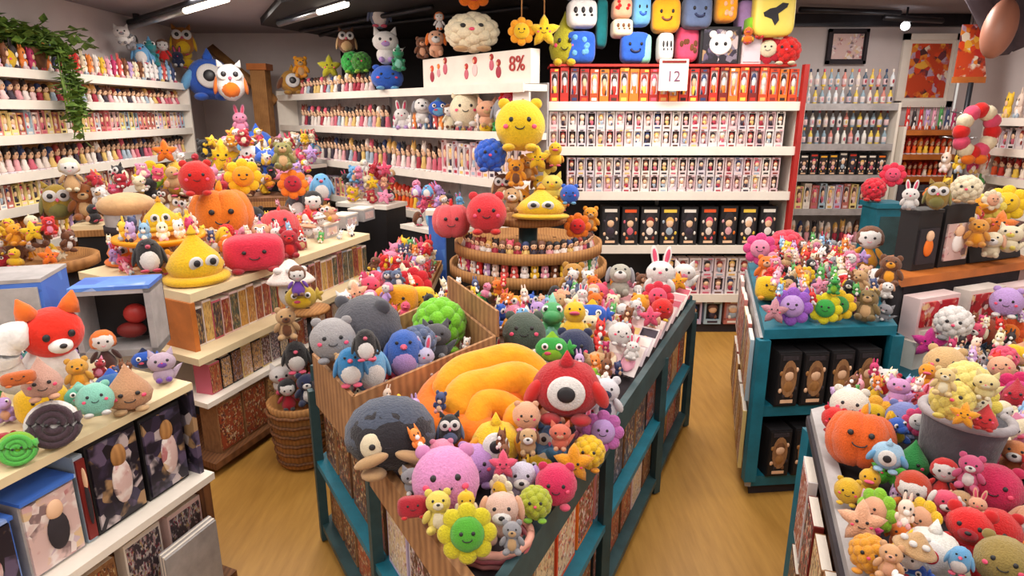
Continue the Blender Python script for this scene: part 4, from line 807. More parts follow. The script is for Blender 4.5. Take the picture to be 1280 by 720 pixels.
for px, py, s, kd, cl in ((502, 146, 34, 'bunny', ('white', 'lilac')), (528, 138, 34, 'puppy', ('white', 'grey')), (548, 134, 26, 'fish', ('blue', 'sky')), (582, 138, 40, 'ball', ('cream', 'white')), (609, 142, 36, 'cat', ('peach', 'tan')), (608, 156, 22, 'drop', ('yellow', 'lemon')), (622, 154, 22, 'dino', ('green', 'mint')), (628, 140, 34, 'penguin', ('grey', 'white')), (634, 124, 22, 'flower', ('red', 'rose')), (562, 146, 30, 'doll', ('cream', 'brown'))):
    q = on_mid(px, mz[1]+.2, .17); top(px, py, s, kd, cl, f'{cn(cl[0])} {KIND[kd][0]} on the second board of the diagonal shelving', Y=q.y, heap=H2)
# toys and plant on top of the left wall shelving
H3 = Heap(2.35, 'on the wall shelving', 'plush toys above the wall shelving')
def topl(px, py, s, kind, cols, desc, X=-4.22, **k):
    r = ray(px, py); t_ = X/r[0]; c = Vector((X, r[1]*t_, EYE+r[2]*t_)); h = s*depth(c)/FPX
    o = make_toy(kind, c, h, cols, math.atan2(-c.x, c.y), -.1); TOYS.append(dict(o=o, base=desc, p=c, heap=H3, mark=None, cat=KIND[kind][1], fixed=True))
topl(152, 44, 24, 'cat', ('white', 'grey'), 'white cat plush topping the wall shelving toys'); topl(163, 52, 22, 'puppy', ('grey', 'black'), 'grey puppy plush topping the wall shelving toys')
topl(188, 68, 32, 'dino', ('teal', 'sky'), 'teal dinosaur plush on the wall shelving'); topl(176, 68, 26, 'penguin', ('sky', 'white'), 'sky blue penguin plush on the wall shelving'); topl(204, 64, 28, 'doll', ('red', 'brown'), 'red doll on the wall shelving'); topl(228, 52, 36, 'owl', ('#c07820', 'yellow'), 'rusty owl plush at the far end of the wall shelving'); topl(222, 72, 24, 'bunny', ('navy', 'white'), 'navy bunny plush at the far end of the wall shelving'); topl(234, 74, 24, 'duck', ('yellow', 'lemon'), 'yellow duckling plush at the far end of the wall shelving')
topl(3, 74, 30, 'ball', ('yellow', 'lemon'), 'round yellow plush beside the trailing plant')
t = thing('trailing_plant', 'leafy green trailing plant hanging down over the wall shelving', 'plant', (-4.22, 5.95, 2.352))
part('pot', MB().lathe([(.09, 0), (.13, .18), (.14, .2), (.12, .2), (.1, .05)], n=18), 'brown_wood', t)
b = MB(); RR = random.Random(3); stems = MB()
for k in range(62):
    a = RR.uniform(0, 2*PI); hang = k < 20
    if hang: pts = [Vector((.0, 0, .18)), Vector((.27+.05*RR.random(), RR.uniform(-.1, .1), .2)), Vector((.31, RR.uniform(-.14, .14), -.1)), Vector((.31, RR.uniform(-.14, .14), -RR.uniform(.25, .6)))]
    else: ln = RR.uniform(.3, .75); pts = [Vector((0, 0, .18)), Vector((.1*math.cos(a), .35*ln*math.sin(a), .18+.25*ln)), Vector((.18*math.cos(a), .9*ln*math.sin(a)*1.4, .2+RR.uniform(.0, .45)*ln*1.2))]
    stems.tube(pts, .006, 0, 5)
    for j in range(15):
        u_ = (j+1)/15*(len(pts)-1); i = min(int(u_), len(pts)-2); q = pts[i].lerp(pts[i+1], u_-i); d = Vector((RR.uniform(-1, 1), RR.uniform(-1, 1), RR.uniform(-.7, .6))).normalized(); s_ = RR.uniform(.07, .12); w = d.cross(Vector((0, 0, 1))).normalized()*s_*.42; mid = q+d*s_*.5-Vector((0, 0, .008))
        b.add([q, mid+w, q+d*s_, mid-w, mid+Vector((0, 0, .012))], [(0, 1, 4), (1, 2, 4), (2, 3, 4), (3, 0, 4)], 0, True)
part('foliage', b, 'leaf', t); part('stem', stems, 'leaf', t)
t = thing('leafy_garland', 'dry olive leafy garland over the near wall shelving top', 'plant', (-4.2, 4.92, 2.352)); b = MB(); stems = MB()
for k in range(44):
    y0 = RR.uniform(-.4, .3); pts = [Vector((0, y0, .0)), Vector((RR.uniform(-.05, .08), y0+RR.uniform(-.1, .1), RR.uniform(.15, .42)))]; stems.tube(pts, .005, 0, 5)
    for j in range(10):
        q = pts[0].lerp(pts[1], (j+1)/10); d = Vector((RR.uniform(-1, 1), RR.uniform(-1, 1), RR.uniform(-.3, .9))).normalized(); s_ = RR.uniform(.07, .11); w = d.cross(Vector((0, 0, 1))).normalized()*s_*.4; mid = q+d*s_*.5
        b.add([q, mid+w, q+d*s_, mid-w], [(0, 1, 2, 3)], 0, True)
part('foliage', b, 'leaf', t); part('stem', stems, 'leaf', t)
# big blue and white hung toys at the far end of the wall shelving
top(262, 97, 58, 'ringeye', ('blue', 'sky'), 'big blue one-eyed plush hung at the far end of the wall shelving', Y=8.5, heap=H3)
top(288, 103, 46, 'owl', ('white', 'orange'), 'white and orange owl plush at the far end of the wall shelving', Y=7.95, heap=H3)
# ------------------------------------------------------------------ counters
def inset(poly, f):
    c = sum((Vector(p[:2]) for p in poly), Vector((0, 0)))/len(poly); return [c+(Vector(p[:2])-c)*f for p in poly]
def base_of(poly): return sum((Vector(p[:2]) for p in poly), Vector((0, 0)))/len(poly)
def loc_poly(poly, c): return [Vector(p[:2])-c for p in poly]
def edge_mb(mb, poly, z0, z1, w, mi=0):
    n = len(poly); c = sum((Vector(p[:2]) for p in poly), Vector((0, 0)))/n; r = sum((Vector(p[:2])-c).length for p in poly)/n; q = inset(poly, 1-1.3*w/r)
    for i in range(n): mb.prism([poly[i], poly[(i+1) % n], q[(i+1) % n], q[i]], z0, z1, mi)
    return mb
def book(mats, n=3):
    b = MB(); b.box((0, .5, .5), (1, 1, 1), 0); b.box((0, .5, .5), (.93, .96, 1.006), 2); b.box((0, -.02, .5), (.9, .05, .9), 1); return b
BK = {k: book(0).mesh('book_'+k, [v[0], v[1], 'shelf_white']) for k, v in dict(brown=('brown_wood', 'cover'), pale=('carton_mixed', 'art_pale'), red=('hair_warm', 'art_red'), dark=('black_mat', 'art_dark'), spine=('dress', 'spines'), warm=('cardboard', 'cover')).items()}
def books(name, a, c, z, n, h, thick, keys, label, cat, grp, inset_=.02, wfac=.9, cols=None, lean=0):
    a = Vector(a[:2]); c = Vector(c[:2]); u = (c-a); L = u.length; u.normalize(); nrm = Vector((u.y, -u.x)); f = facing(nrm)
    for k in range(n):
        q = a+u*(L*(k+.5)/n)-nrm*inset_
        o = link(name, BK[R.choice(keys)], None, (q.x, q.y, z+.0015), (lean, 0, f), (L/n*wfac*R.uniform(.93, 1), thick, h*R.uniform(.88, 1)), col=R.choice(cols or ['#8a5a38', '#c89a62', '#5a3a2c', '#d8c09a', '#a04a30', '#4a4048']))
        tag(o, label, cat, grp)
# ---- central island
IA, IB, IC, ID = Vector((-.07, 1.25)), Vector((-.92, 2.68)), Vector((-.4, 3.85)), Vector((1.16, 3.87))
IP = [IA, ID, IC, IB]; c0 = base_of(IP); lp = loc_poly(IP, c0)
t = thing('island_display', 'wedge-shaped teal island counter heaped with plush toys', 'display counter', (c0.x, c0.y, 0))
part('tray', MB().prism(inset(lp, .985), .80, .83), 'fabric_dark', t); 
rl = inset(lp, .985)
for i, (nm, z1, m_) in enumerate((('rim', .875, 'teal_dark'), ('rim', .90, 'teal_dark'), ('rim', .90, 'teal_dark'), ('cardboard_edge', .895, 'cardboard'))):
    a, d_ = rl[i], rl[(i+1) % 4]; a = a if i < 3 else a.lerp(d_, .5); e_ = d_-a; part(nm, MB().box(((a.x+d_.x)/2, (a.y+d_.y)/2, (.76+z1)/2), (e_.length-.03, .03, z1-.76), 0, math.atan2(e_.y, e_.x)), m_, t)
for z, m_ in ((.10, 'teal_dark'), (.44, 'teal_paint')): part('shelf_board', MB().prism(lp, z-.03, z), m_, t)
part('core', MB().prism(inset(lp, .76), .06, .80), 'black_mat', t); part('plinth', MB().prism(inset(lp, .95), 0, .06), 'fabric_dark', t)
for q in lp+[lp[0].lerp(lp[1], .36), lp[0].lerp(lp[1], .7), lp[0].lerp(lp[3], .5)]:
    q = q*.985; part('post', MB().box((q.x, q.y, .40), (.04, .04, .78), 0, .5), 'teal_dark', t)
static(t)
books('picture_book', IB, IA.lerp(IB, .12), .44, 7, .33, .03, ['brown', 'warm', 'brown', 'pale'], 'brown picture book on the upper rack of the island face by the wicker basket', 'book', 'books on the island face by the basket', .05)
books('picture_book', IB, IA.lerp(IB, .12), .10, 7, .3, .03, ['brown', 'warm', 'pale'], 'brown picture book on the lower rack of the island face by the wicker basket', 'book', 'lower books on the island face by the basket', .05)
books('picture_book', IA.lerp(ID, .07), ID, .44, 13, .33, .03, ['warm', 'brown', 'pale', 'dark', 'red'], 'mixed picture book on the upper rack of the island face by the wide aisle', 'book', 'books on the aisle face of the island', .05)
books('picture_book', IA.lerp(ID, .07), ID, .10, 13, .3, .03, ['brown', 'pale', 'red', 'dark', 'warm'], 'mixed picture book on the lower rack of the island face by the wide aisle', 'book', 'lower books on the aisle face of the island', .05)
# carded packs standing in rows along the aisle rim
for rw in range(4):
    for k in range(9):
        q = IA.lerp(ID, .52+.048*k)+Vector((-.9, .42)).normalized()*(.085+.085*rw); yw = math.atan2(-q.x, q.y)-.5
        o = link('carded_toy', R.choice(CPK), None, (q.x, q.y, .884), (-.75, 0, yw), (.10, .05, .15)); static(o); tag(o, 'white carded toy in the slanted rows along the aisle rim of the island', 'carded toy', 'carded toys along the island rim')
# cardboard box on the island
cz = 1.06
B1, B2, B3, B4 = [at(x, y, cz) for x, y in ((392, 442), (442, 495), (618, 420), (556, 370))]; BP = [B1, B2, B3, B4]; cc = base_of(BP)
t = thing('cardboard_box', 'open cardboard box of grey and blue plush on the island', 'box', (cc.x, cc.y, .835))
lb = loc_poly(BP, cc)
part('bottom', MB().prism(inset(lb, .97), 0, .012), 'cardboard', t)
for i in range(4):
    a, d = lb[i], lb[(i+1) % 4]; e = d-a; part('wall', MB().box(((a.x+d.x)/2, (a.y+d.y)/2, (cz-.835)/2), (e.length, .014, cz-.835), 0, math.atan2(e.y, e.x)), 'cardboard', t)
a, d = lb[2], lb[3]; e = d-a; nn = Vector((e.y, -e.x)).normalized()
part('flap', MB().box(((a.x+d.x)/2+nn.x*.02, (a.y+d.y)/2+nn.y*.02, cz-.835+.05), (e.length*.98, .012, .12), 0, math.atan2(e.y, e.x)), 'cardboard', t)
static(t)
HB = Heap(.85, 'in the cardboard box', 'plush toys in the cardboard box', .8, inset(BP, .95))
HB.px(416, 425, 72, 'ball', ('#a8a4a8', 'grey'), 'big pale grey round plush in the cardboard box', short='pale grey round plush', squash=(1, 1, .95), zc=1.04)
HB.px(460, 413, 86, 'ball', ('charcoal', 'grey'), 'big charcoal round plush in the cardboard box', short='charcoal round plush', zc=1.06, hmax=.4, yaw=2.6)
HB.px(510, 422, 60, 'fluff', ('slate', 'grey'), 'slate blue fluffy plush in the cardboard box', short='slate fluffy plush', zc=1.06)
HB.px(545, 432, 50, 'cat', ('charcoal', 'grey'), 'charcoal cat plush in the far corner of the cardboard box', zc=1.03)
HB.px(457, 436, 40, 'penguin', ('black', 'cream'), 'small black penguin plush before the charcoal round plush', zc=1.14)
HB.px(430, 458, 62, 'penguin', ('#2f86c4', 'white'), 'bright blue penguin plush at the near wall of the cardboard box', short='bright blue penguin', zc=1.08)
HB.px(460, 468, 72, 'penguin', ('sky', 'white'), 'sky blue penguin plush beside the bright blue penguin', zc=1.07, yaw=.4)
HB.px(505, 452, 80, 'penguin', ('#3a68c4', 'lilac', 'black', 'lilac'), 'deep blue penguin plush in the cardboard box', short='deep blue penguin', zc=1.08, tilt=-.1); HB.px(530, 448, 60, 'bunny', ('#c8c4e8', 'white'), 'pale lilac bunny plush beside the deep blue penguin', zc=1.06)
HB.px(420, 450, 26, 'bear', ('tan', 'brown'), 'tiny tan bear plush on the pale grey round plush', zc=1.1)
HB.settle()
# the island heap
HI = Heap(.835, 'on the island', 'plush toys heaped on the central island', .78, inset(IP, 1.04))
# orange coiled plush snake
q = at(609, 499, .965); t = thing('plush_snake', 'big orange coiled plush snake in the middle of the island', 'soft toy', (q.x, q.y, .845), (0, 0, .42), HI.group); t.scale = (.95, .95, .95)
def coil(pts, r): 
    V = [Vector(p) for p in pts]; out = []
    for i in range(len(V)-1):
        a, b_, c_, d_ = V[max(i-1, 0)], V[i], V[i+1], V[min(i+2, len(V)-1)]
        for k in range(8):
            u_ = k/8; out.append(.5*((2*b_)+(c_-a)*u_+(2*a-5*b_+4*c_-d_)*u_**2+(3*b_-a-3*c_+d_)*u_**3))
    out.append(V[-1]); n = len(out); return out, [r*min(1, .35+6*(i+1)/n, .35+6*(n-i)/n) for i in range(n)]
def tube_part(nm, pts, r, col):
    o, rr = coil(pts, r); part(nm, MB().tube(o, rr, 0, 16), 'plush', t, col)
tube_part('body', [(-.02, -.2, .075), (-.14, -.16, .075), (-.22, -.06, .085), (-.21, .05, .11), (-.1, .12, .16), (.06, .13, .17), (.2, .08, .12)], .078, 'orange')
tube_part('upper_coil', [(-.18, .0, .15), (-.1, .06, .22), (.02, .06, .245), (.14, .05, .25), (.22, .0, .18), (.24, -.08, .07)], .068, 'amber')
tube_part('middle_coil', [(-.17, -.1, .12), (-.11, -.04, .19), (-.0, -.04, .205), (.12, -.05, .21), (.19, -.1, .13)], .068, 'amber')
tube_part('lower_coil', [(-.12, -.17, .1), (-.07, -.12, .165), (.0, -.12, .16), (.06, -.15, .12)], .052, 'amber')
part('belly', MB().ball((0, -.03, .1), (.2, .13, .11), 0, 20, 12), 'plush', t, 'orange')
part('head', MB().ball((.05, -.21, .12), (.07, .065, .075), 0, 18, 12), 'plush', t, 'amber'); part('eye_white', MB().ball((.055, -.262, .14), (.042, .02, .042), 0, 14, 8), 'felt_white', t); part('eye', MB().ball((.055, -.28, .14), (.021, .012, .021), 0, 10, 8), 'felt_black', t)
static(t)
HI.marks.append(('orange coiled plush snake', Vector((q.x, q.y, .95))))
t = thing('woven_basket', 'pink woven basket tray tucked into the front corner', 'basket', (IA.x+.015, IA.y+.27, .835))
for k in range(3): part('weave', MB().tube([((.095+.006*k)*math.cos(a*PI/14), (.085+.006*k)*math.sin(a*PI/14), .012+.02*k+.004*(a % 2)) for a in range(29)], .011, 0, 8), 'plain_col', t, ['#d88a8a', '#b8606a', '#e0a090'][k])
static(t)
q = at(690, 436, .87); t = thing('display_bowl', 'dark shallow bowl under the green dinosaur plush', 'bowl', (q.x, q.y, .835)); part('bowl', MB().lathe([(.1, 0), (.15, .03), (.18, .06), (.165, .06), (.1, .012)], n=26), 'brown_wood', t); part('rim', MB().tube([(.172*math.cos(a*PI/14), .172*math.sin(a*PI/14), .06) for a in range(29)], .012, 0, 8), 'wood', t)

static(t)
I = HI.px
I(641, 497, 62, 'doll', ('brown', 'pink'), 'brown plush doll with pink hair beside the orange snake', short='pink haired brown doll')
I(488, 540, 100, 'hooded', ('#26222a', '#4c5468', 'black', 'cream', 'tan'), 'big black hooded plush with slate hood near the cardboard box', short='big black hooded plush', squash=(1.1, 1, .95), tilt=-.2)
I(551, 532, 52, 'owl', ('black', 'slate'), 'black owl plush beside the orange snake', short='black owl plush')
I(520, 600, 36, 'cat', ('grey', 'white'), 'small grey cat plush beside the big pink round plush')
I(708, 482, 92, 'ringeye', ('#c01422', 'red'), 'big crimson one-eyed plush with spiky crest', short='big crimson one-eyed plush', squash=(1, 1, .9))
I(733, 490, 46, 'roll', ('orange', 'red'), 'orange spiral roll plush against the big crimson one-eyed plush')
I(690, 408, 62, 'dino', ('#4fae6a', 'mint'), 'green dinosaur plush with a big eye by the dark bowl', short='green dinosaur plush'); I(655, 418, 54, 'ball', ('#4c5a50', 'olive'), 'dull dark green round plush beside the green dinosaur'); I(718, 402, 50, 'duck', ('yellow', 'lemon'), 'yellow duckling plush beside the green dinosaur', short='yellow duckling by the dinosaur')
I(690, 434, 44, 'fish', ('green', 'lime'), 'bright green fish plush below the green dinosaur'); I(718, 437, 50, 'ball', ('navy', 'slate'), 'navy round plush below the yellow duckling'); I(740, 392, 40, 'fish', ('blue', 'yellow'), 'blue fish plush beside the yellow duckling')
I(748, 374, 48, 'star', ('orange', 'red'), 'orange star plush at the far rim of the island', short='orange star plush'); I(565, 398, 70, 'fluff', ('#7ed02c', 'lime'), 'bright lime green fluffy plush beside the cardboard box', short='lime green fluffy plush', hmax=.35)

I(757, 500, 56, 'bear', ('#eceaf4', 'navy'), 'white bear plush with navy paws beside the big crimson one-eyed plush', short='white bear with navy paws'); I(765, 535, 52, 'flower', ('#c86ab8', 'lilac'), 'orchid purple flower plush near the aisle rim', short='orchid flower plush')
I(620, 552, 66, 'ringeye', ('yellow', 'amber'), 'yellow one-eyed plush with arms in the island heap', short='yellow one-eyed plush'); I(687, 555, 48, 'owl', ('#6fa0e0', 'sky'), 'light blue owl plush in the island heap', short='light blue owl'); I(660, 550, 38, 'puppy', ('tan', 'brown'), 'tan puppy plush beside the light blue owl'); I(735, 535, 42, 'bunny', ('pink', 'white'), 'pink bunny plush beside the orchid flower plush')
I(717, 580, 52, 'star', ('amber', 'orange'), 'amber star plush beside the yellow fluffy plush', short='amber star plush'); I(742, 565, 50, 'fluff', ('yellow', 'amber'), 'yellow fluffy plush near the aisle rim'); I(700, 545, 36, 'cat', ('#e87860', 'peach'), 'coral cat plush beside the light blue owl')
I(557, 602, 84, 'ball', ('#e795cf', 'pink'), 'big pink round plush near the front corner', short='big pink round plush'); I(596, 580, 66, 'ball', ('#c996dc', 'lilac'), 'orchid lilac round plush behind the big pink one', short='orchid lilac round plush'); I(548, 566, 34, 'ball', ('pink', 'rose'), 'little pink round plush above the big pink one')
I(629, 582, 38, 'star', ('rose', 'red'), 'rose star plush beside the orchid lilac round plush'); I(652, 600, 62, 'puppy', ('#dcd8f0', 'lilac'), 'pale lavender puppy plush in the island heap', short='pale lavender puppy'); I(695, 606, 52, 'ball', ('#e0245e', 'rose'), 'raspberry round plush by the aisle rim', short='raspberry round plush')
I(669, 628, 44, 'fluff', ('#b8c030', 'lime'), 'olive lime fluffy plush nestled beside the raspberry plush'); I(627, 640, 72, 'puppy', ('#e8c0b0', 'peach'), 'pale pinkish puppy plush near the front corner', short='pale pinkish puppy'); I(548, 640, 52, 'bear', ('lemon', 'cream'), 'lemon yellow bear plush near the front corner', short='lemon bear')
I(584, 668, 74, 'flower', ('#e0d020', '#58b830'), 'yellow flower plush with green face at the front corner', short='yellow and green flower'); I(588, 630, 40, 'duck', ('yellow', 'cream'), 'yellow duckling plush behind the green faced flower'); I(516, 636, 40, 'loaf', ('crimson', 'red'), 'crimson loaf-shaped plush against the front rim'); I(640, 672, 40, 'bear', ('grey', 'tan'), 'grey bear plush against the aisle rim by the corner')
I(658, 520, 40, 'ball', ('peach', 'pink'), 'peach round plush below the pink haired doll')
I(825, 345, 64, 'bunny', ('white', '#d02040'), 'white bunny plush with red feet at the far end of the island', hmax=.4, short='white bunny with red feet'); I(822, 372, 40, 'flower', ('#d82844', 'rose'), 'red flower plush below the white bunny'); I(855, 345, 36, 'cat', ('white', 'pink'), 'white cat plush at the far end of the island', hmax=.4); I(772, 322, 40, 'bear', ('#c08a30', 'brown'), 'mustard bear plush at the far rim of the island', hmax=.4); I(775, 350, 46, 'puppy', ('#b8b4a8', 'grey'), 'stone grey puppy plush at the far rim of the island', hmax=.35)
inner = inset(IP, .95)
HI.settle()
HI.fill([IA.lerp(ID, .5), ID, IC.lerp(ID, .45), IA.lerp(IC, .52).lerp(ID, .25)], 90, (.10, .145), ['bear', 'cat', 'doll', 'ball', 'star', 'bunny', 'flower'], ['red', 'crimson', 'white', 'rose', 'cream', 'orange', 'pink', 'white', 'amber', 'slate', 'peach', 'brown'], .25)
HI.fill(inner, 130, (.09, .145), ALLK, BRIGHT, .2)
# woven basket rim at the front corner
# bowl below the green dinosaur

HI.minis(inset(IP, .96), 130, (.06, .095), .22, 'tiny soft toy tucked into the gaps of the island heap', 'tiny toys in the island heap')
# ------------------------------------------------------------------ side basket of small toys by the island
q = Vector((-1.24, 3.42, 0)); t = thing('wicker_basket', 'wicker floor basket of small toys beside the island', 'basket', q)
part('basket_body', MB().lathe([(.11, 0), (.14, .02), (.17, .36), (.18, .4), (.155, .4), (.13, .04), (.02, .03)], n=26), 'wood', t)
for k in range(6): part('weave', MB().tube([((.145+.007*k)*math.cos(a*PI/13), (.145+.007*k)*math.sin(a*PI/13), .05+.06*k+.006*(a % 2)) for a in range(27)], .01, 0, 6), 'brown_wood', t)
t2 = thing('peg_stand', 'thin metal stand carrying toys over the wicker basket', 'stand', (-1.24, 3.72, 0)); part('pole', MB().tube([(0, 0, 0), (0, 0, .86)], .015, 0, 8), 'dark_metal', t2); part('foot', MB().lathe([(.1, 0), (.1, .015)], n=16), 'dark_metal', t2); part('plate', MB().lathe([(.13, .84), (.13, .86)], n=20), 'wood', t2)
static(t, t2)
HK = Heap(.36, 'in the wicker basket', 'toys in the wicker basket', .8)
for px, Y, s_, kd, cl, ds in ((360, 3.36, 40, 'doll', ('crimson', 'black'), 'crimson doll in the wicker basket'), (384, 3.36, 40, 'bear', ('navy', 'white'), 'navy bear plush in the wicker basket'), (352, 3.5, 38, 'cat', ('white', 'rose'), 'white cat plush in the wicker basket'), (388, 3.5, 38, 'star', ('rose', 'pink'), 'rose star plush in the wicker basket'), (370, 3.42, 40, 'penguin', ('black', 'white'), 'black penguin plush on the wicker basket heap'), (358, 3.45, 40, 'bear', ('tan', 'brown'), 'tan bear plush on the wicker basket heap'), (376, 3.46, 40, 'fish', ('#c8a838', 'yellow'), 'mustard fish plush on the wicker basket heap'), (372, 3.4, 38, 'doll', ('purple', 'brown'), 'purple doll on the wicker basket heap')): HK.col(px, Y, s_, kd, cl, ds)
HK2 = Heap(.862, 'on the peg stand', 'toys on the peg stand', .8); HK2.col(364, 3.72, 60, 'mushroom', ('#f4e4e0', 'brown'), 'pale pink mushroom plush sticking up beside the cardboard box')
# ------------------------------------------------------------------ low middle display between the counters (behind the island)
P_ = [at(372, 408, .8), at(480, 378, .8), at(560, 330, .8), at(500, 318, .8)]
LP = [Vector((-1.02, 3.36)), Vector((-.7, 3.36)), Vector((-.56, 3.72)), Vector((-.56, 5.05)), Vector((-.98, 5.05))]; c = base_of(LP); l = loc_poly(LP, c)
t = thing('low_display', 'low dark display table of small toys behind the cardboard box', 'display table', (c.x, c.y, 0)); part('top', MB().prism(l, .78, .82), 'cream_top', t); part('rim', edge_mb(MB(), inset(l, .98), .8, .86, .025), 'wood', t); part('body', MB().prism(inset(l, .93), 0, .78), 'fabric_dark', t)
HL = Heap(.821, 'on the low display', 'toys on the low display table', .8, LP)
static(t); HL.marks.append(('slim blue display post', Vector((-.62, 5.25, 1.0))))
HL.px(495, 378, 50, 'loaf', ('amber', 'yellow'), 'amber loaf-shaped plush behind the cardboard box', hmax=.3, short='amber loaf plush')
HL.px(522, 371, 44, 'loaf', ('yellow', 'amber'), 'yellow loaf-shaped plush beside the amber loaf', hmax=.3)
HL.px(540, 372, 54, 'flower', ('#d0182c', 'red'), 'deep red flower plush behind the lime green fluffy plush', hmax=.3)
HL.px(497, 360, 34, 'bear', ('red', 'crimson'), 'red bear plush above the amber loaf plush', hmax=.35)
HL.fill(inset(LP, .97), 60, (.10, .15), ['bear', 'doll', 'cat', 'bunny', 'star', 'puppy'], ['white', 'cream', 'lilac', 'peach', 'red', 'crimson', 'yellow', 'pink', 'brown', 'slate', 'rose'], .26)
HL.minis(inset(LP, .98), 40, (.06, .09), .24, 'tiny soft toy among the toys of the low display table', 'tiny toys on the low display')
# ------------------------------------------------------------------ round tiered stand
RC = Vector((.12, 4.72)); zt, zm = atY(660, 326, 4.2).z, atY(655, 357, 4.14).z
t = thing('tiered_stand', 'round wooden tiered stand heaped with yellow plush', 'display stand', (RC.x, RC.y, 0))
part('pole', MB().lathe([(.07, .08), (.07, zt+.2)], n=14), 'teal_dark', t); part('base', MB().lathe([(.45, 0), (.45, .06), (.1, .09)], n=28), 'brown_wood', t)
for z, r in ((zt, .55), (zm, .59), (zm-.3, .6)): part('tier', MB().lathe([(r-.02, -.035), (r, -.03), (r, .045), (r-.025, .045), (r-.025, 0), (.02, 0)], (0, 0, z), 0, 40), 'wood', t)
part('crown_tier', MB().lathe([(.28, -.02), (.29, 0), (.29, .03), (.02, .02)], (0, 0, zt+.2), 0, 30), 'wood', t)
for k in range(8):
    a = k*PI/4+.2; part('support', MB().tube([(.4*math.cos(a), .4*math.sin(a), zm-.3), (.4*math.cos(a), .4*math.sin(a), zt)], .015, 0, 8), 'teal_dark', t)
for z, n, r, lab in ((zt+.003, 26, .47, 'upper tier'), (zm+.003, 22, .5, 'lower tier'), (zm-.297, 20, .5, 'bottom tier')):
    for k in range(n):
        a = -PI*.98+PI*.96*(k+.5)/n
        o = link('doll_figurine' if z > zm+.1 else 'small_plush', R.choice(FG if z > zm+.1 else MN), None, (RC.x+r*math.cos(a), RC.y+r*math.sin(a), z), (0, 0, a+PI/2+R.uniform(-.15, .15)), (.066, .066, (.13 if z > zm+.1 else .14)*R.uniform(.85, 1))); static(o) if z > zm+.1 else None; tag(o, f'{"doll figurine" if z > zm+.1 else "little soft toy"} round the {lab} of the round stand', 'figurine' if z > zm+.1 else 'soft toy', f'toys on the {lab} of the round stand')
static(bpy.data.objects['tiered_stand'])
HR = Heap(zt+.004, 'on the round stand', 'plush toys on the round stand', .75)
rp = HR.col
rp(608, 4.42, 50, 'ball', ('#e0303c', 'red'), 'big red round plush on the round stand', short='big red round plush'); rp(564, 4.56, 48, 'pumpkin', ('#e85860', 'red'), 'coral ribbed round plush on the edge of the round stand', short='coral ribbed plush')
rp(676, 4.46, 52, 'dome', ('#f0c020', 'amber'), 'yellow dome-shaped plush low on the round stand', squash=(1.2, 1.2, .8), short='yellow dome plush'); rp(722, 4.5, 34, 'flower', ('orange', 'red'), 'orange flower plush on the edge of the round stand'); rp(738, 4.62, 30, 'bear', ('amber', 'tan'), 'amber bear plush on the edge of the round stand'); rp(712, 4.5, 24, 'ball', ('blue', 'sky'), 'small blue round plush beside the yellow dome plush')
for i, (px, Y, s, kd, cl) in enumerate(((640, 4.62, 34, 'puppy', ('tan', 'cream')), (662, 4.66, 34, 'bear', ('yellow', 'brown')), (690, 4.64, 34, 'cat', ('lemon', 'yellow')), (712, 4.68, 32, 'bear', ('#e0a030', 'brown')), (628, 4.74, 32, 'owl', ('brown', 'tan')), (650, 4.8, 34, 'cat', ('amber', 'brown')), (676, 4.82, 34, 'puppy', ('yellow', 'brown')), (700, 4.8, 32, 'duck', ('#f0a818', 'orange')),
        (645, 4.66, 34, 'bear', ('amber', 'brown')), (672, 4.66, 32, 'star', ('yellow', 'amber')), (694, 4.7, 30, 'duck', ('yellow', 'amber')), (660, 4.78, 32, 'bear', ('#d89028', 'tan')), (684, 4.8, 30, 'flower', ('lemon', 'brown')))):
    rp(px, Y, s, kd, cl, f'{["lower", "upper"][i > 7]} {cn(cl[0]) if cl[0][0] != "#" else ["honey", "golden", "mustard"][i % 3]} {KIND[kd][0]} in the pile on the round stand')
rp(650, 4.72, 62, 'ball', ('#f6d020', 'yellow'), 'big yellow round plush at the summit of the round stand', short='big yellow round plush'); rp(613, 4.72, 42, 'fluff', ('#2a62d8', 'blue'), 'blue fluffy plush beside the summit of the round stand')
HR.settle()
# ------------------------------------------------------------------ stepped wooden counter
def counter_poly(t, poly, c, *slabs):
    for nm, f, z0, z1, mt in slabs: part(nm, MB().prism(inset(loc_poly(poly, c), f), z0, z1), mt, t)
Q1, Q2 = at(237, 368, 1.05), at(462, 292, 1.05); Q1 = Vector(Q1[:2]); Q2 = Vector(Q2[:2]); Q4 = Vector(at(128, 346, 1.05)[:2]); Q4 += (Q4-Q1).normalized()*.26; Q3 = Q2+(Q4-Q1)*1.05
QP = [Q1, Q2, Q3, Q4]; c = base_of(QP)
t = thing('wooden_counter', 'stepped wooden counter with cream top carrying yellow plush', 'display counter', (c.x, c.y, 0))
counter_poly(t, QP, c, ('top', 1.0, 1.0, 1.05, 'cream_top'), ('core', .7, .05, 1.0, 'black_mat'), ('plinth', .97, 0, .05, 'fabric_dark'))
u = (Q2-Q1).normalized(); n_ = Vector((u.y, -u.x)); w_ = (Q4-Q1).normalized(); lq = loc_poly(QP, c)
led = [lq[0]+n_*.1-w_*.0-u*.1, lq[1]+n_*.1, lq[2], lq[3]-u*.1]
part('ledge', MB().prism(led, .68, .72), 'cream_top', t); part('ledge', MB().prism([q+n_*.02 for q in led], .43, .46), 'shelf_white', t); part('bottom_board', MB().prism([q+n_*.02 for q in led], .05, .09), 'brown_wood', t)
part('end_panel', MB().box(((lq[0]+w_*.17).x, (lq[0]+w_*.17).y, .86), (.36, .03, .28), 0, math.atan2(w_.y, w_.x)), 'orange_wood', t, label='orange brown wooden end panel')
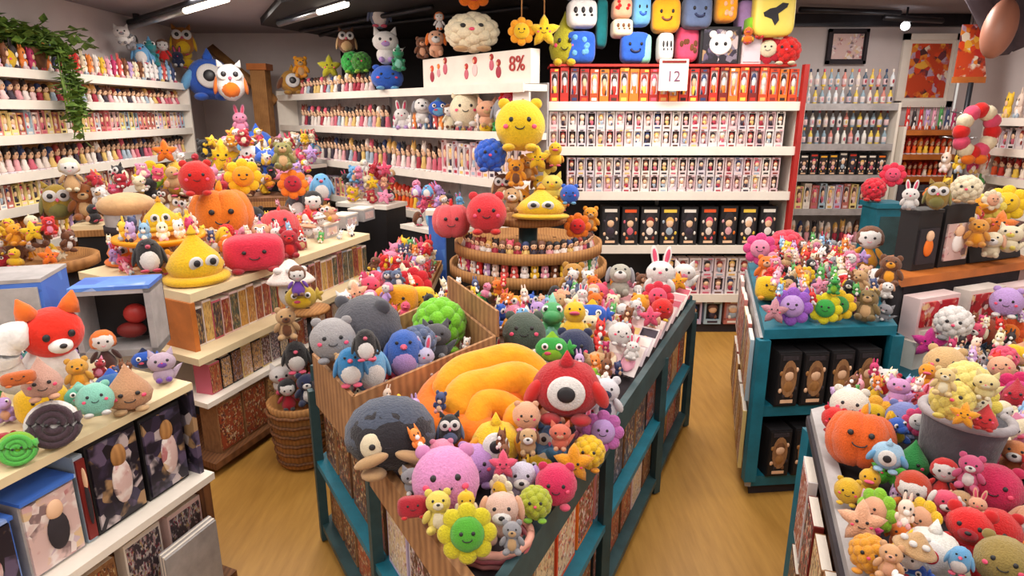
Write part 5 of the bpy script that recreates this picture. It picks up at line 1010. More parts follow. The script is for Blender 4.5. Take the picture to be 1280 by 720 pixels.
books('paperback', Q1-n_*.04+u*.04, Q2-n_*.04, .72, 26, .26, .08, ['spine'], 'upright paperback in the row just under the cream counter top', 'book', 'paperbacks under the counter top', 0, .95, ['#6a2a24', '#c08a3c', '#3a3038', '#b0763a', '#8a3028', '#3c4a40', '#d0a860'])
books('game_box', Q1+n_*.06, Q2+n_*.06, .46, 22, .2, .11, ['dark', 'pale', 'spine'], 'small game box in the row on the middle ledge of the stepped counter', 'boxed game', 'game boxes on the middle ledge', 0, .95)
books('game_box', Q1+n_*.07, Q2+n_*.07, .09, 9, .32, .12, ['warm', 'brown'], 'large brown game box in the bottom row of the stepped counter', 'boxed game', 'brown game boxes in the bottom row', 0, .95)
static(t)
HM = Heap(1.05, 'on the wooden counter', 'plush toys on the wooden counter', .8, inset(QP, .95))
HM2 = Heap(1.279, 'on the raised round tray', 'plush toys on the raised round tray')
m = HM.px
m(243, 321, 68, 'dome', ('#f6c414', 'yellow'), 'yellow dome-shaped plush at the near corner of the counter', short='near yellow dome plush', tilt=0, yaw=.35)
m(310, 314, 58, 'loaf', ('#e02848', 'crimson'), 'big raspberry red loaf-shaped plush on the counter', short='raspberry red loaf plush', tilt=0, squash=(1, 1, .9))
m(277, 268, 76, 'pumpkin', ('#f08018', 'amber'), 'large orange ribbed round plush above the raspberry loaf', short='large orange ribbed plush', hmax=.3, tilt=-.1); m(318, 272, 26, 'ball', ('black', 'white'), 'small black round plush above the raspberry loaf', hmax=.35)
m(350, 285, 48, 'pumpkin', ('#e04850', 'red'), 'coral ribbed plush beside the raspberry loaf', short='coral ribbed plush on the counter'); m(362, 306, 36, 'bear', ('crimson', 'red'), 'crimson bear plush beside the coral ribbed plush')
m(192, 320, 44, 'penguin', ('black', 'yellow'), 'black penguin plush under the raised yellow tray'); m(160, 314, 48, 'dome', ('orange', 'cream'), 'orange dome-shaped plush beside the grey cylinder', tilt=0); m(144, 318, 26, 'bunny', ('lilac', 'white'), 'lilac bunny plush beside the orange dome plush')
m(392, 262, 44, 'doll', ('#d8401c', 'black'), 'vermilion plush doll at the far end of the counter', short='vermilion doll'); m(430, 248, 34, 'flower', ('orange', 'crimson'), 'orange flower plush at the far end of the counter'); m(372, 258, 36, 'penguin', ('charcoal', 'white'), 'charcoal penguin plush beside the vermilion doll'); m(408, 248, 34, 'bear', ('olive', 'tan'), 'olive bear plush beside the vermilion doll')
q = at(200, 298, 1.25); t = thing('cake_tray', 'round raised tray of small yellow toys on the counter', 'tray', (q.x, q.y, 1.05)); part('pedestal', MB().lathe([(.1, 0), (.04, .03), (.04, .16), (.1, .18)], n=18), 'wood', t); part('plate', MB().lathe([(.22, .18), (.26, .2), (.26, .225), (.23, .21), (.02, .205)], n=30), 'plain_col', t, 'amber')
for k in range(13):
    a = k*2*PI/13; o = link('small_plush', MN[k % 3], None, (q.x+.19*math.cos(a), q.y+.19*math.sin(a), 1.262), (0, 0, a+PI/2), (.08, .08, .12)); tag(o, 'little soft toy ringing the raised round tray', 'soft toy', 'toys ringing the raised tray')
static(t); HM2.col(200, q.y, 42, 'dome', ('yellow', 'amber'), 'yellow dome plush raised on the round tray')
for k, (px, py) in enumerate(((404, 288), (430, 276), (452, 268))):
    q = at(px, py, 1.1); t = thing('clear_case', f'pale clear plastic case {["nearest the coral plush", "in the middle of the case row", "at the far tip of the counter"][k]}', 'case', (q.x, q.y, 1.05), (0, 0, math.atan2(u.y, u.x))); part('case_body', MB().box((0, 0, .05), (.2, .16, .1)), 'grey_side', t); part('lid', MB().box((0, 0, .108), (.205, .165, .014)), 'shelf_white', t); part('label_print', MB().box((0, -.082, .05), (.14, .004, .06)), 'art_pale', t)
    static(t)
HM.settle(); HM.col(246, 4.62, 42, 'ball', ('#d8201c', 'red'), 'bright red round plush beside the large orange ribbed one'); HM.col(304, 5.02, 44, 'flower', ('yellow', 'amber'), 'yellow flower plush beside the large orange ribbed one')
HM.fill(inset(QP, .92), 60, (.10, .16), ALLK, ['red', 'orange', 'yellow', 'amber', 'brown', 'white', 'cream', 'pink', 'rose', 'crimson', 'peach', 'tan'], .24)
HM.minis(inset(QP, .96), 60, (.06, .09), .2, 'tiny soft toy among the plush on the wooden counter', 'tiny toys on the wooden counter')
# grey lidded cylinder stool toy and oval tray stand behind the counter end
q = at(147, 318, 1.0); q = Vector((-2.8, 4.64, 0)); t = thing('grey_canister', 'tall grey canister with a tan domed lid behind the counter', 'canister', (q.x, q.y, 0)); part('drum', MB().lathe([(.16, 0), (.17, .02), (.15, 1.3), (.14, 1.32)], n=26), 'grey_side', t, label='dull grey drum'); part('lid', MB().ball((0, 0, 1.36), (.19, .19, .09), 0, 24, 12), 'plush', t, 'tan'); part('band', MB().lathe([(.165, 1.16), (.165, 1.22)], n=26), 'fabric_dark', t)
q = at(110, 322, 1.02); t = thing('oval_tray_stand', 'dark stand with an oval wooden tray of orange toys', 'display stand', (-3.24, 4.18, 0)); part('tray', MB().lathe([(.36, 1.0), (.4, 1.02), (.4, 1.08), (.37, 1.08), (.36, 1.03), (.02, 1.03)], n=34, sc=(1.1, .85)), 'wood', t); part('body', MB().lathe([(.26, 0), (.24, .4), (.34, 1.0)], n=26, sc=(1.1, .85)), 'black_mat', t)
HO = Heap(1.03, 'on the oval tray', 'toys on the oval tray', .8); static(t); HO.marks.append(('grey canister', Vector((-2.8, 4.64, 1.0)))); HO.fill([(-3.54, 4.0), (-2.94, 4.0), (-2.94, 4.36), (-3.54, 4.36)], 22, (.11, .17), ['bear', 'fish', 'star', 'doll', 'ball', 'duck'], ['orange', 'red', 'amber', 'yellow', 'crimson', 'brown', 'cream'], .34)
# stepped stand of many small toys behind, in the far left corner
SP_ = []
for k, (a, z, lab) in enumerate((((-3.45, 4.95), 1.15, 'near'), ((-3.1, 5.7), 1.25, 'middle'), ((-3.2, 6.5), 1.4, 'far'))):
    d = Vector((1.35, .35))*(.8, 1, .75)[k]; v = Vector((-.3, .85)).normalized()*.5; a = Vector(a); pl = [a, a+d, a+d+v, a+v]; SP_.append((a, z, lab, pl)); c = base_of(pl); l = loc_poly(pl, c)
    t = thing('corner_stand', f'{lab} dark stand of small toys before the long wall shelving', 'display stand', (c.x, c.y, 0)); part('top', MB().prism(l, z-.04, z), ['cream_top', 'brown_wood', 'shelf_white'][k], t); part('body', MB().prism(inset(l, .95), 0, z-.04), 'black_mat', t); part('front_trim', MB().box(((l[0]+l[1])/2).to_3d()+Vector((0, 0, z-.06)), (d.length, .03, .05), 0, math.atan2(d.y, d.x)), 'wood', t)
    static(t)
for k, (a, z, lab, pl) in enumerate(SP_):
    hp = Heap(z, f'on the {lab} corner stand', f'toys on the {lab} corner stand', .8)
    Yk = a.y+.28
    if k == 0: hp.col(105, Yk, 46, 'bear', ('#a05a20', 'tan'), 'rusty brown bear plush on the near corner stand'); hp.col(72, Yk, 46, 'owl', ('#b09030', 'olive'), 'mustard owl plush on the near corner stand'); hp.col(88, Yk-.1, 42, 'doll', ('tan', 'cream'), 'tan plush doll on the near corner stand')
    if k == 1: hp.col(190, Yk, 44, 'flower', ('yellow', 'lime'), 'yellow flower plush on the middle corner stand'); hp.col(222, Yk, 44, 'duck', ('#d8b030', 'amber'), 'golden duckling plush on the middle corner stand'); hp.col(206, Yk-.1, 30, 'star', ('orange', 'red'), 'orange star plush on the middle corner stand')
    if k == 2: hp.col(278, Yk, 46, 'star', ('yellow', 'lemon'), 'yellow star plush on the far corner stand'); hp.col(315, Yk, 36, 'cat', ('white', 'peach'), 'white cat plush on the far corner stand')
    hp.fill(inset(pl, .96), 34, (.12, .19), ['bear', 'cat', 'doll', 'duck', 'star', 'owl', 'bunny'], ['brown', 'tan', 'yellow', 'cream', 'white', 'pink', 'rose', 'amber', 'black', 'lilac', 'crimson'], .45)
# mid back tables with the blue plush tower
BP_ = []
for k, (a, b_, z, lab, n) in enumerate((((-3.0, 8.0), (-2.45, 7.75), 1.4, 'dark toy bench in front of the corner post', 26), ((-1.75, 6.35), (-1.2, 6.1), 1.15, 'dark toy bench beside the far end of the counter', 24), ((-1.05, 5.95), (-.6, 5.5), 1.0, 'dark toy bench before the diagonal shelving', 22))):
    a, b_ = Vector(a), Vector(b_); d = b_-a; v = Vector((-d.y, d.x)).normalized()*.36; pl = [a, b_, b_+v, a+v]; BP_.append((a, b_, z, n, pl)); c = base_of(pl); l = loc_poly(pl, c)
    t = thing('toy_bench', lab, 'display table', (c.x, c.y, 0)); part('top', MB().prism(l, z-.04, z), 'shelf_white', t); part('body', MB().prism(inset(l, .95), 0, z-.04), 'black_mat', t)
    static(t)
for k, (a, b_, z, n, pl) in enumerate(BP_):
    bn = ['corner bench', 'counter end bench', 'low shelving bench'][k]; hp = Heap(z, 'on the '+bn, 'toys on the '+bn, .8)
    Yk = (a.y+b_.y)/2+.16
    if k == 0: hp.col(322, Yk, 46, 'ringeye', ('blue', 'sky'), 'blue one-eyed plush before the corner post'); hp.col(300, Yk, 32, 'bunny', ('pink', 'white'), 'pink bunny plush before the corner post'); hp.col(286, Yk, 30, 'fish', ('sky', 'white'), 'sky blue fish plush before the corner post')
    if k == 1: hp.col(338, Yk-.05, 50, 'drop', ('#1f56c8', 'sky'), 'deep blue teardrop plush beside the far end of the counter', short='deep blue teardrop'); hp.col(334, Yk+.08, 38, 'cat', ('blue', 'white'), 'blue cat plush above the deep blue teardrop')
    if k == 2: hp.col(384, Yk, 38, 'duck', ('yellow', 'white'), 'yellow duckling plush before the diagonal shelving'); hp.col(402, Yk, 34, 'penguin', ('sky', 'white'), 'sky blue penguin plush before the diagonal shelving')
    hp.fill(inset(pl, .96), n, (.12, .18), ['bear', 'cat', 'doll', 'duck', 'star', 'penguin', 'bunny'], ['brown', 'white', 'cream', 'pink', 'rose', 'crimson', 'black', 'lilac', 'sky', 'peach', 'yellow'], .4)
q = Vector((-.62, 5.25, 0)); t = thing('display_post', 'slim blue display post before the diagonal shelving', 'post', q); part('shaft', MB().box((0, 0, .6), (.13, .1, 1.2)), 'denim', t); part('cap', MB().box((0, 0, 1.22), (.17, .14, .04)), 'shelf_white', t)
# ------------------------------------------------------------------ near left counter
L1, L2 = Vector(at(240, 478, .95)[:2]), Vector(at(0, 600, .95)[:2]); ul = (L1-L2).normalized(); L2 = L2-ul*.9; wl = Vector((-.86, .38)).normalized(); L4 = L1+wl*1.25; L3 = L2+wl*1.25
FP = [L2, L1, L4, L3]; c = base_of(FP); l = loc_poly(FP, c)
t = thing('book_counter', 'near counter with boxed games and books under a white ledge', 'display counter', (c.x, c.y, 0))
nl = Vector((ul.y, -ul.x))
part('top', MB().prism(l, .92, .95), 'cream_top', t); part('ledge', MB().prism([l[0]+nl*.05, l[1]+nl*.05, l[2], l[3]], .52, .55), 'shelf_white', t); part('bottom_board', MB().prism([l[0]+nl*.1, l[1]+nl*.1, l[2], l[3]], .04, .08), 'brown_wood', t); part('core', MB().prism(inset(l, .3), .08, .92), 'black_mat', t)
e = l[2]-l[1]; part('end_panel', MB().box(((l[1]+l[2])/2).to_3d()+Vector((0, 0, .27)), (e.length, .035, .50), 0, math.atan2(e.y, e.x)), 'brown_wood', t); part('end_panel', MB().box(((l[1]*.8+l[2]*.2)).to_3d()+Vector((0, -.02, .735)), (e.length*.4, .02, .37), 0, math.atan2(e.y, e.x)), 'art_dark', t)
def big_box(name, s0, s1, z, h, d, cols, art, label, cat='boxed game', roof=None, parts=()):
    a = L2+ul*s0; b_ = L2+ul*s1; q = (a+b_)/2-nl*.03; w = (b_-a).length*.97
    t = thing(name, label, cat, (q.x, q.y, z), (0, 0, facing(nl))); part('carton', MB().box((0, d/2, h/2), (w, d, h)), cols, t); part('front_print', MB().box((0, -.004, h/2), (w*.92, .01, h*.92)), art, t)
    if roof: part('lid', MB().box((0, d/2-.01, h+.006), (w*1.01, d*1.04, .012)), roof, t)
    b = MB().ball((w*.05, -.012, h*.45), (w*.2, .012, h*.25), 0, 14, 9).ball((w*.05, -.012, h*.74), (w*.15, .012, h*.13), 1, 14, 9); part('print_figure', b, ['art_pale', 'wood'] if 'dark' in art else ['fabric_dark', 'skin'], t)
S = (L1-L2).length
ln = S-.05
big_box('game_box', ln-.2, ln-.0, .552, .34, .3, 'black_mat', 'art_dark', 'dark illustrated box at the aisle end of the near counter')
big_box('game_box', ln-.42, ln-.21, .552, .35, .3, 'black_mat', 'art_dark', 'dark purple illustrated box second from the aisle end')
big_box('slim_box', ln-.46, ln-.425, .552, .33, .26, 'dress', 'hair_warm', 'thin maroon box spine between illustrated boxes')
big_box('game_box', ln-.66, ln-.47, .552, .27, .3, 'grey_side', 'art_pale', 'grey box with a blue lid beside the maroon spine', roof='denim')
big_box('game_box', ln-.9, ln-.68, .552, .25, .34, 'denim', 'art_dark', 'blue topped box with dark front next to the grey one', roof='denim')
big_box('game_box', ln-1.14, ln-.92, .552, .22, .34, 'denim', 'denim', 'pale blue box at the near end of the ledge', roof='denim')
books('framed_picture', L2+nl*0, L1, .08, 8, .4, .05, ['warm', 'brown', 'warm', 'pale'], 'brown framed picture in the bottom row of the near counter', 'picture frame', 'framed pictures in the bottom row', .03, .86)
q = L1-ul*.2+nl*.06
t = thing('magazine_bundle', 'white magazine bundle standing against the brown frames', 'magazine', (q.x, q.y, .081), (0, 0, facing(nl)))
for k in range(5): part('magazine_issue', MB().box((.004*k, -.03+.011*k, .15), (.26, .009, .29+.006*(k % 2))), 'shelf_white' if k % 2 else 'grey_side', t)
static(bpy.data.objects['book_counter'])
HF = Heap(.95, 'on the near counter', 'plush toys on the near counter', .8, inset(FP, .97))
f = HF.px
q = at(74, 492, .955); t = thing('plush_fox', 'big bright red plush fox with a thick white tail', 'soft toy', (q.x, q.y, .953), (0, 0, math.atan2(-q.x, q.y)+.2), HF.group); t.scale = (.8, .8, .8)
part('body', MB().ball((0, .03, .13), (.12, .11, .13), 0, 22, 15, fuzz=.05), 'plush', t, 'white'); part('head', MB().ball((.02, 0, .31), (.13, .12, .12), 0, 24, 16, fuzz=.04), 'plush', t, '#ee2a12')
for s_ in (-1, 1): part('ear', MB().lathe([(.05, 0), (.035, .05), (.005, .1)], (.02+s_*.08, 0, .4), 0, 12, (0, s_*.3, 0)), 'plush', t, '#f07020'); part('eye', MB().ball((.02+s_*.05, -.115, .32), (.016, .012, .018), 0, 10, 8), 'felt_black', t); part('leg', MB().ball((s_*.08, -.09, .04), (.05, .08, .04), 0, 14, 10), 'plush', t, 'white')
part('muzzle', MB().ball((.02, -.11, .27), (.05, .05, .035), 0, 14, 10), 'plush', t, 'white'); part('nose', MB().ball((.02, -.158, .28), (.016, .012, .012), 0, 10, 8), 'felt_black', t)
o_, rr = coil([(-.05, .05, .1), (-.15, .02, .12), (-.19, -.02, .24), (-.15, -.03, .33), (-.08, -.06, .33)], .07); part('tail', MB().tube(o_, rr, 0, 16), 'plush', t, 'white')
static(t); HF.marks.append(('big red fox', Vector((q.x, q.y, 1.1))))
f(53, 504, 54, 'loaf', ('#f4c018', 'yellow'), 'yellow loaf-shaped plush below the red fox', short='yellow loaf on the near counter', squash=(.85, 1, 1)); f(66, 532, 62, 'roll', ('#4a3440', 'white'), 'dark plum spiral roll plush with white middle', short='dark plum roll', tilt=-.3); f(27, 562, 44, 'roll', ('#5cc850', 'lime'), 'green spiral roll plush at the counter edge', short='green roll', tilt=-.3); f(88, 562, 32, 'loaf', ('#d86a28', 'orange'), 'burnt orange loaf-shaped plush at the counter edge', squash=(1, 1, .7))
f(112, 526, 58, 'drop', ('#d8a898', 'peach'), 'dusty pink teardrop plush at the counter edge', short='dusty pink teardrop'); f(168, 485, 62, 'drop', ('#d09a74', 'tan'), 'tan teardrop plush near the aisle end', short='tan teardrop', squash=(1.05, 1, .95)); f(105, 493, 40, 'fish', ('#62c0a4', 'mint'), 'sea green fish plush behind the dusty pink teardrop'); f(140, 480, 44, 'fish', ('#2f6ab0', 'blue'), 'blue fish plush beside the tan teardrop'); f(128, 496, 42, 'ball', ('mint', 'white'), 'mint green round plush beside the tan teardrop')
f(131, 440, 52, 'doll', ('#4a2420', 'orange'), 'dark brown plush doll with orange hair before the window box', short='orange haired doll'); f(98, 468, 40, 'bear', ('#e8a838', 'amber'), 'amber bear plush beside the red fox'); f(180, 448, 30, 'fish', ('blue', 'navy'), 'small blue fish plush beside the purple cat'); f(203, 460, 42, 'cat', ('#c8b0c8', 'purple'), 'pale purple cat plush at the aisle end of the near counter'); f(40, 455, 34, 'dino', ('teal', 'mint'), 'teal dinosaur plush behind the red fox')
# boxes standing on it
def standing_box(px, py, wpx, hpx, z, d, label, body, front, lid, win=False):
    q = at(px, py+hpx/2, z); dp = depth(q); w, h = wpx*dp/FPX, hpx*dp/FPX
    t = thing('window_box' if win else 'gift_carton', label, 'box', (q.x, q.y, z), (0, 0, math.atan2(-q.x, q.y)*.4))
    if win:
        part('back', MB().box((0, d, h/2), (w, .01, h)), 'art_red' if win == 2 else front, t)
        b = MB()
        for x in (-w/2+.012, w/2-.012): b.box((x, d/2, h/2), (.024, d, h))
        b.box((0, d/2, .015), (w, d, .03)); b.box((0, d/2, h-.01), (w, d, .02)); part('frame', b, body, t)
        part('print_figure', MB().ball((w*.18, d*.5, h*.55), (w*.16, .04, h*.15), 0, 14, 10).ball((w*.1, d*.5, h*.3), (w*.2, .04, h*.12), 1, 14, 10), ['red_paint', 'hair_warm'], t)
    else: part('carton', MB().box((0, d/2, h/2), (w, d, h)), body, t); part('front_print', MB().box((0, -.004, h/2), (w*.9, .01, h*.88)), front, t)
    part('lid', MB().box((0, d/2, h+.008), (w*1.02, d*1.02, .016)), lid, t)
    static(t)
standing_box(150, 403, 88, 86, .95, .2, 'grey window box with dark inside and a red toy', 'grey_side', 'black_mat', 'denim', 1)
standing_box(26, 400, 74, 96, .95, .3, 'grey speckled carton with a blue side behind the red fox', 'denim', 'grey_side', 'grey_side')
HF.fill(inset(FP, .95), 70, (.06, .1), ALLK, ['brown', 'amber', 'white', 'lilac', 'teal', 'crimson', 'orange', 'yellow', 'black', 'pink', 'mint', 'peach'], .13)
HF.minis(inset(FP, .97), 50, (.045, .07), .09, 'tiny soft toy among the plush on the near counter', 'tiny toys on the near counter')
# ------------------------------------------------------------------ teal cabinet
T1, T2 = Vector((1.27, 3.05)), Vector((1.98, 3.12)); T3, T4 = Vector((2.62, 4.9)), Vector((1.72, 4.55)); TP = [T1, T2, T3, T4]; c = base_of(TP); l = loc_poly(TP, c)
t = thing('teal_cabinet', 'teal cabinet with two open shelves of dark picture boxes', 'cabinet', (c.x, c.y, 0))
part('top', MB().prism(l, .9, .95), 'teal_paint', t); part('plinth', MB().prism(inset(l, .97), 0, .06), 'fabric_dark', t); part('bottom_board', MB().prism(l, .06, .12), 'teal_paint', t); part('shelf_board', MB().prism([l[0], l[1], l[1].lerp(l[2], .3), l[0].lerp(l[3], .3)], .47, .53), 'teal_paint', t)
part('back_panel', MB().prism([l[0].lerp(l[3], .24), l[1].lerp(l[2], .24), l[2], l[3]], .12, .9), 'black_mat', t)
def sidep(nm, a, b_, z0, z1, w, m): d = b_-a; part(nm, MB().box(((a+b_)/2).to_3d()+Vector((0, 0, (z0+z1)/2)), (d.length, w, z1-z0), 0, math.atan2(d.y, d.x)), m, t)
sidep('side_panel', l[0], l[3], .06, .9, .03, 'grey_side'); sidep('side_panel', l[1], l[2], .06, .9, .03, 'teal_paint')
for q in (l[0], l[1]): part('post', MB().box((q.x, q.y, .5), (.06, .05, .8)), 'teal_paint', t)
for z, lab, h in ((.53, 'upper', .3), (.12, 'lower', .28)):
    row(BT, 'dark_picture_box', T1.lerp(T2, .1)+Vector((-.0, .06)), T1.lerp(T2, .9)+Vector((0, .06)), z, 4, h, f'dark box with tan round picture on the {lab} shelf of the teal cabinet', 'boxed toy', f'dark boxes on the {lab} teal shelf', d=.16, lo=.97)
books('magazine', T4.lerp(T1, .05), T1.lerp(T4, .07), .5, 6, .38, .02, ['pale'], 'pale magazine in the upper rack on the cabinet side', 'magazine', 'magazines on the cabinet side', -.05, .9); books('magazine', T4.lerp(T1, .05), T1.lerp(T4, .07), .09, 6, .36, .02, ['pale', 'warm'], 'pale magazine in the lower rack on the cabinet side', 'magazine', 'lower magazines on the cabinet side', -.05, .9)
static(t)
HT = Heap(.951, 'on the teal cabinet', 'plush toys on the teal cabinet', .78, inset(TP, .97))
k_ = HT.px
k_(950, 312, 40, 'flower', ('#e84890', 'pink'), 'hot pink flower plush at the far end of the teal cabinet', hmax=.4); k_(982, 310, 46, 'fluff', ('#ee4058', 'rose'), 'coral red fluffy plush at the far end of the teal cabinet', hmax=.4, short='coral red fluffy plush'); k_(958, 338, 36, 'bear', ('orange', 'peach'), 'orange bear plush beside the aisle edge of the teal cabinet'); k_(965, 361, 40, 'loaf', ('yellow', 'amber'), 'yellow loaf-shaped plush at the aisle edge of the teal cabinet', short='yellow loaf on the teal cabinet', squash=(.8, 1, .9))
k_(990, 384, 48, 'flower', ('#9a5ac8', 'lilac'), 'purple flower plush on the teal cabinet', short='purple flower plush'); k_(1012, 380, 40, 'star', ('#7a48c0', 'purple'), 'deep purple star plush beside the purple flower'); k_(1035, 396, 46, 'flower', ('#e8d818', 'green'), 'yellow flower plush with green face at the cabinet front', short='green faced yellow flower'); k_(1060, 396, 46, 'flower', ('yellow', '#3a9a40'), 'golden flower plush with dark green face at the cabinet front'); k_(1046, 408, 28, 'dino', ('green', 'lime'), 'green dinosaur plush between two yellow flowers')
k_(1058, 363, 44, 'roll', ('#e02a34', 'white'), 'red spiral roll plush on the teal cabinet', short='red roll on the teal cabinet'); k_(1092, 355, 36, 'ball', ('white', 'cream'), 'white round plush on the teal cabinet'); k_(1100, 392, 48, 'bear', ('#8a7040', 'tan'), 'olive brown bear plush at the cabinet front corner'); k_(1082, 380, 36, 'bunny', ('cream', 'white'), 'cream bunny plush at the cabinet front'); k_(1098, 306, 56, 'doll', ('#e8a020', 'brown'), 'golden plush doll with brown hair at the back of the teal cabinet', hmax=.4); k_(1112, 340, 40, 'bear', ('brown', 'amber'), 'brown bear plush at the back of the teal cabinet', hmax=.3); k_(968, 390, 34, 'star', ('#c88a98', 'lilac'), 'dusty pink star plush at the cabinet front')
HT.fill(inset(TP, .95), 90, (.09, .145), ['bear', 'cat', 'doll', 'bunny', 'flower', 'puppy', 'star', 'duck'], ['white', 'cream', 'tan', 'peach', 'brown', 'grey', 'lilac', 'pink', 'yellow', 'black', 'red'], .22)
HT.minis(inset(TP, .97), 90, (.06, .09), .22, 'tiny soft toy among the plush on the teal cabinet', 'tiny toys on the teal cabinet')
c = at(1104, 300, .95); t = thing('teal_crate', 'dark teal crate standing behind the teal cabinet toys', 'crate', (3.2, 5.5, 0)); part('body', MB().box((0, 0, .62), (.24, .24, 1.24)), 'teal_paint', t); part('top', MB().box((0, 0, 1.25), (.28, .28, .04)), 'teal_paint', t); part('front_panel', MB().box((0, -.122, .95), (.17, .01, .42)), 'teal_dark', t)
HC = Heap(1.27, 'on the teal crate', 'plush toys on the teal crate', .7)
for px, py, s, kd, cl, ds in ((1086, 250, 30, 'fluff', ('#e0243c', 'red'), 'red fluffy plush on the teal crate'), (1104, 250, 30, 'flower', ('#e83050', 'rose'), 'rosy red flower plush on the teal crate')): HC.col(px+(6 if px < 1100 else 12), 5.5, s, kd, cl, ds)
# ------------------------------------------------------------------ stepped gift stand on the right
G1, G2 = Vector((2.2, 3.52)), Vector((3.3, 3.98)); v = Vector((.36, 1)).normalized()*.6; GP = [G1, G2, G2+v, G1+v]; c = base_of(GP); l = loc_poly(GP, c); ug = (G2-G1).normalized(); ng = Vector((ug.y, -ug.x))
t = thing('gift_stand', 'dark gift stand with an orange wooden upper board', 'display stand', (c.x, c.y, 0))
part('top', MB().prism([q+ng*.02 if i < 2 else q for i, q in enumerate(l)], 1.05, 1.1), 'orange_wood', t); part('body', MB().prism(inset(l, .9), .0, 1.05), 'fabric_dark', t)
lo = [l[0]+ng*.5-ug*.28, l[1]+ng*.5, l[1]+ng*.02, l[0]+ng*.02-ug*.03]
part('step', MB().prism([l[0]+ng*.16, l[1]+ng*.16, l[1], l[0]], .0, .76), 'shelf_white', t); part('front_tray', MB().prism(lo, .56, .6), 'teal_paint', t); part('front_body', MB().prism(inset(lo, .95), 0, .56), 'teal_dark', t)
f_ = facing(ng)
def on_g(s, off): q = G1+ug*s+ng*off; return q
for k, (s0, w, h, body, front, lab) in enumerate(((.3, .2, .34, 'black_mat', 'fabric_dark', 'black gift box at the end of the orange board'), (.56, .26, .36, 'black_mat', 'art_pale', 'black gift box with a pale toy window'), )):
    q = on_g(s0, -.08); t = thing('gift_box', lab, 'box', (q.x, q.y, 1.102), (0, 0, f_)); part('carton', MB().box((0, .06, h/2), (w, .12, h)), body, t); part('front_print', MB().box((0, -.004, h*.42), (w*.8, .012, h*.62)), front, t); part('lid', MB().box((0, .06, h+.008), (w*1.03, .13, .02)), 'black_mat', t)
    part('print_figure', MB().ball((0, -.012, h*.4), (w*.2, .012, h*.16), 0, 12, 8).ball((0, -.014, h*.6), (w*.16, .012, h*.1), 1, 12, 8), ['dress_warm' if k == 0 else 'felt_white', 'skin'], t)
q = on_g(.97, -.22); t = thing('black_trough', 'black slanted trough of cream and orange plush on the orange board', 'trough', (q.x, q.y, 1.102), (0, 0, f_)); part('front_board', MB().box((0, -.12, .07), (.5, .02, .14), M=Euler((-.25, 0, 0)).to_matrix()), 'black_mat', t); part('bottom', MB().box((0, .08, .01), (.5, .4, .02)), 'black_mat', t); part('back_board', MB().box((0, .28, .2), (.5, .02, .4)), 'black_mat', t); part('lining', MB().tube([(-.24, -.14, .14), (0, -.145, .145), (.24, -.14, .14)], .018, 0, 8), 'felt_white', t)
for s_ in (-1, 1): part('side_board', MB().box((s_*.25, .08, .1), (.02, .4, .2)), 'black_mat', t)
static(t, *[o for o in COL.objects if o.name.split('.')[0] in ('gift_box', 'gift_stand')])
HG = Heap(1.121, 'in the black trough', 'plush toys in the black trough', .75)
pg = [on_g(.66, -.1), on_g(1.1, -.1), on_g(1.1, -.45), on_g(.66, -.45)]
HG.px(1258, 255, 46, 'flower', ('#f4c818', 'yellow'), 'big yellow flower plush over the black trough', zc=1.42); HG.px(1236, 258, 36, 'flower', ('lemon', 'amber'), 'lemon flower plush over the black trough', zc=1.42); HG.px(1250, 282, 38, 'star', ('#f08030', 'orange'), 'orange star plush in the black trough', zc=1.32); HG.px(1222, 292, 36, 'bear', ('#e8a040', 'amber'), 'golden bear plush in the black trough', zc=1.3); HG.px(1240, 305, 36, 'puppy', ('cream', 'peach'), 'cream puppy plush in the black trough', zc=1.24); HG.px(1262, 298, 36, 'cat', ('cream', 'lemon'), 'pale cream cat plush in the black trough', zc=1.24)
HG.fill(pg, 34, (.10, .15), ['bear', 'flower', 'puppy', 'cat', 'star'], ['cream', 'amber', 'orange', 'peach', 'red', 'yellow', 'lemon'], .42)
HS = Heap(1.101, 'on the orange board', 'plush toys on the orange board', .75)
HG.settle()
HS.col(1138, 3.66, 34, 'bunny', ('white', 'grey'), 'white bunny plush at the tip of the orange board'); HS.col(1150, 3.7, 32, 'bear', ('amber', 'orange'), 'amber bear plush at the tip of the orange board')
HS.col(1172, 3.7, 36, 'owl', ('#a08030', 'olive'), 'mustard owl plush above the black gift box'); HS.col(1160, 3.68, 30, 'flower', ('orange', 'yellow'), 'orange flower plush by the black gift box'); HS.col(1208, 3.81, 36, 'fluff', ('cream', 'tan'), 'cream fluffy plush above the pale windowed gift box'); HS.col(1230, 3.82, 32, 'bear', ('#e0b050', 'cream'), 'honey bear plush above the pale windowed gift box')
HS.settle()
for k, (s0, w, h, m_, lab) in enumerate(((.2, .34, .24, 'art_red', 'pale box with red printed front under the orange board'), (.62, .32, .24, 'art_red', 'pale box with red lid strip under the orange board'), (.98, .3, .22, 'art_pale', 'pale pink box under the black trough'))):
    q = on_g(s0, .13); t = thing('gift_box', lab, 'box', (q.x, q.y, .762), (0, 0, f_)); part('carton', MB().box((0, .06, h/2), (w, .1, h)), 'carton_pale', t); part('front_print', MB().box((0, .006, h*.6), (w*.86, .012, h*.6)), m_, t); part('label_strip', MB().box((0, .006, h*.16), (w*.8, .012, h*.1)), 'shelf_white' if k != 1 else 'red_paint', t)
    static(t)
HG2 = Heap(.601, 'on the teal tray', 'toys on the teal front tray', .78, [G1+ng*.47-ug*.2, G2+ng*.47, G2+ng*.2, G1+ng*.2])
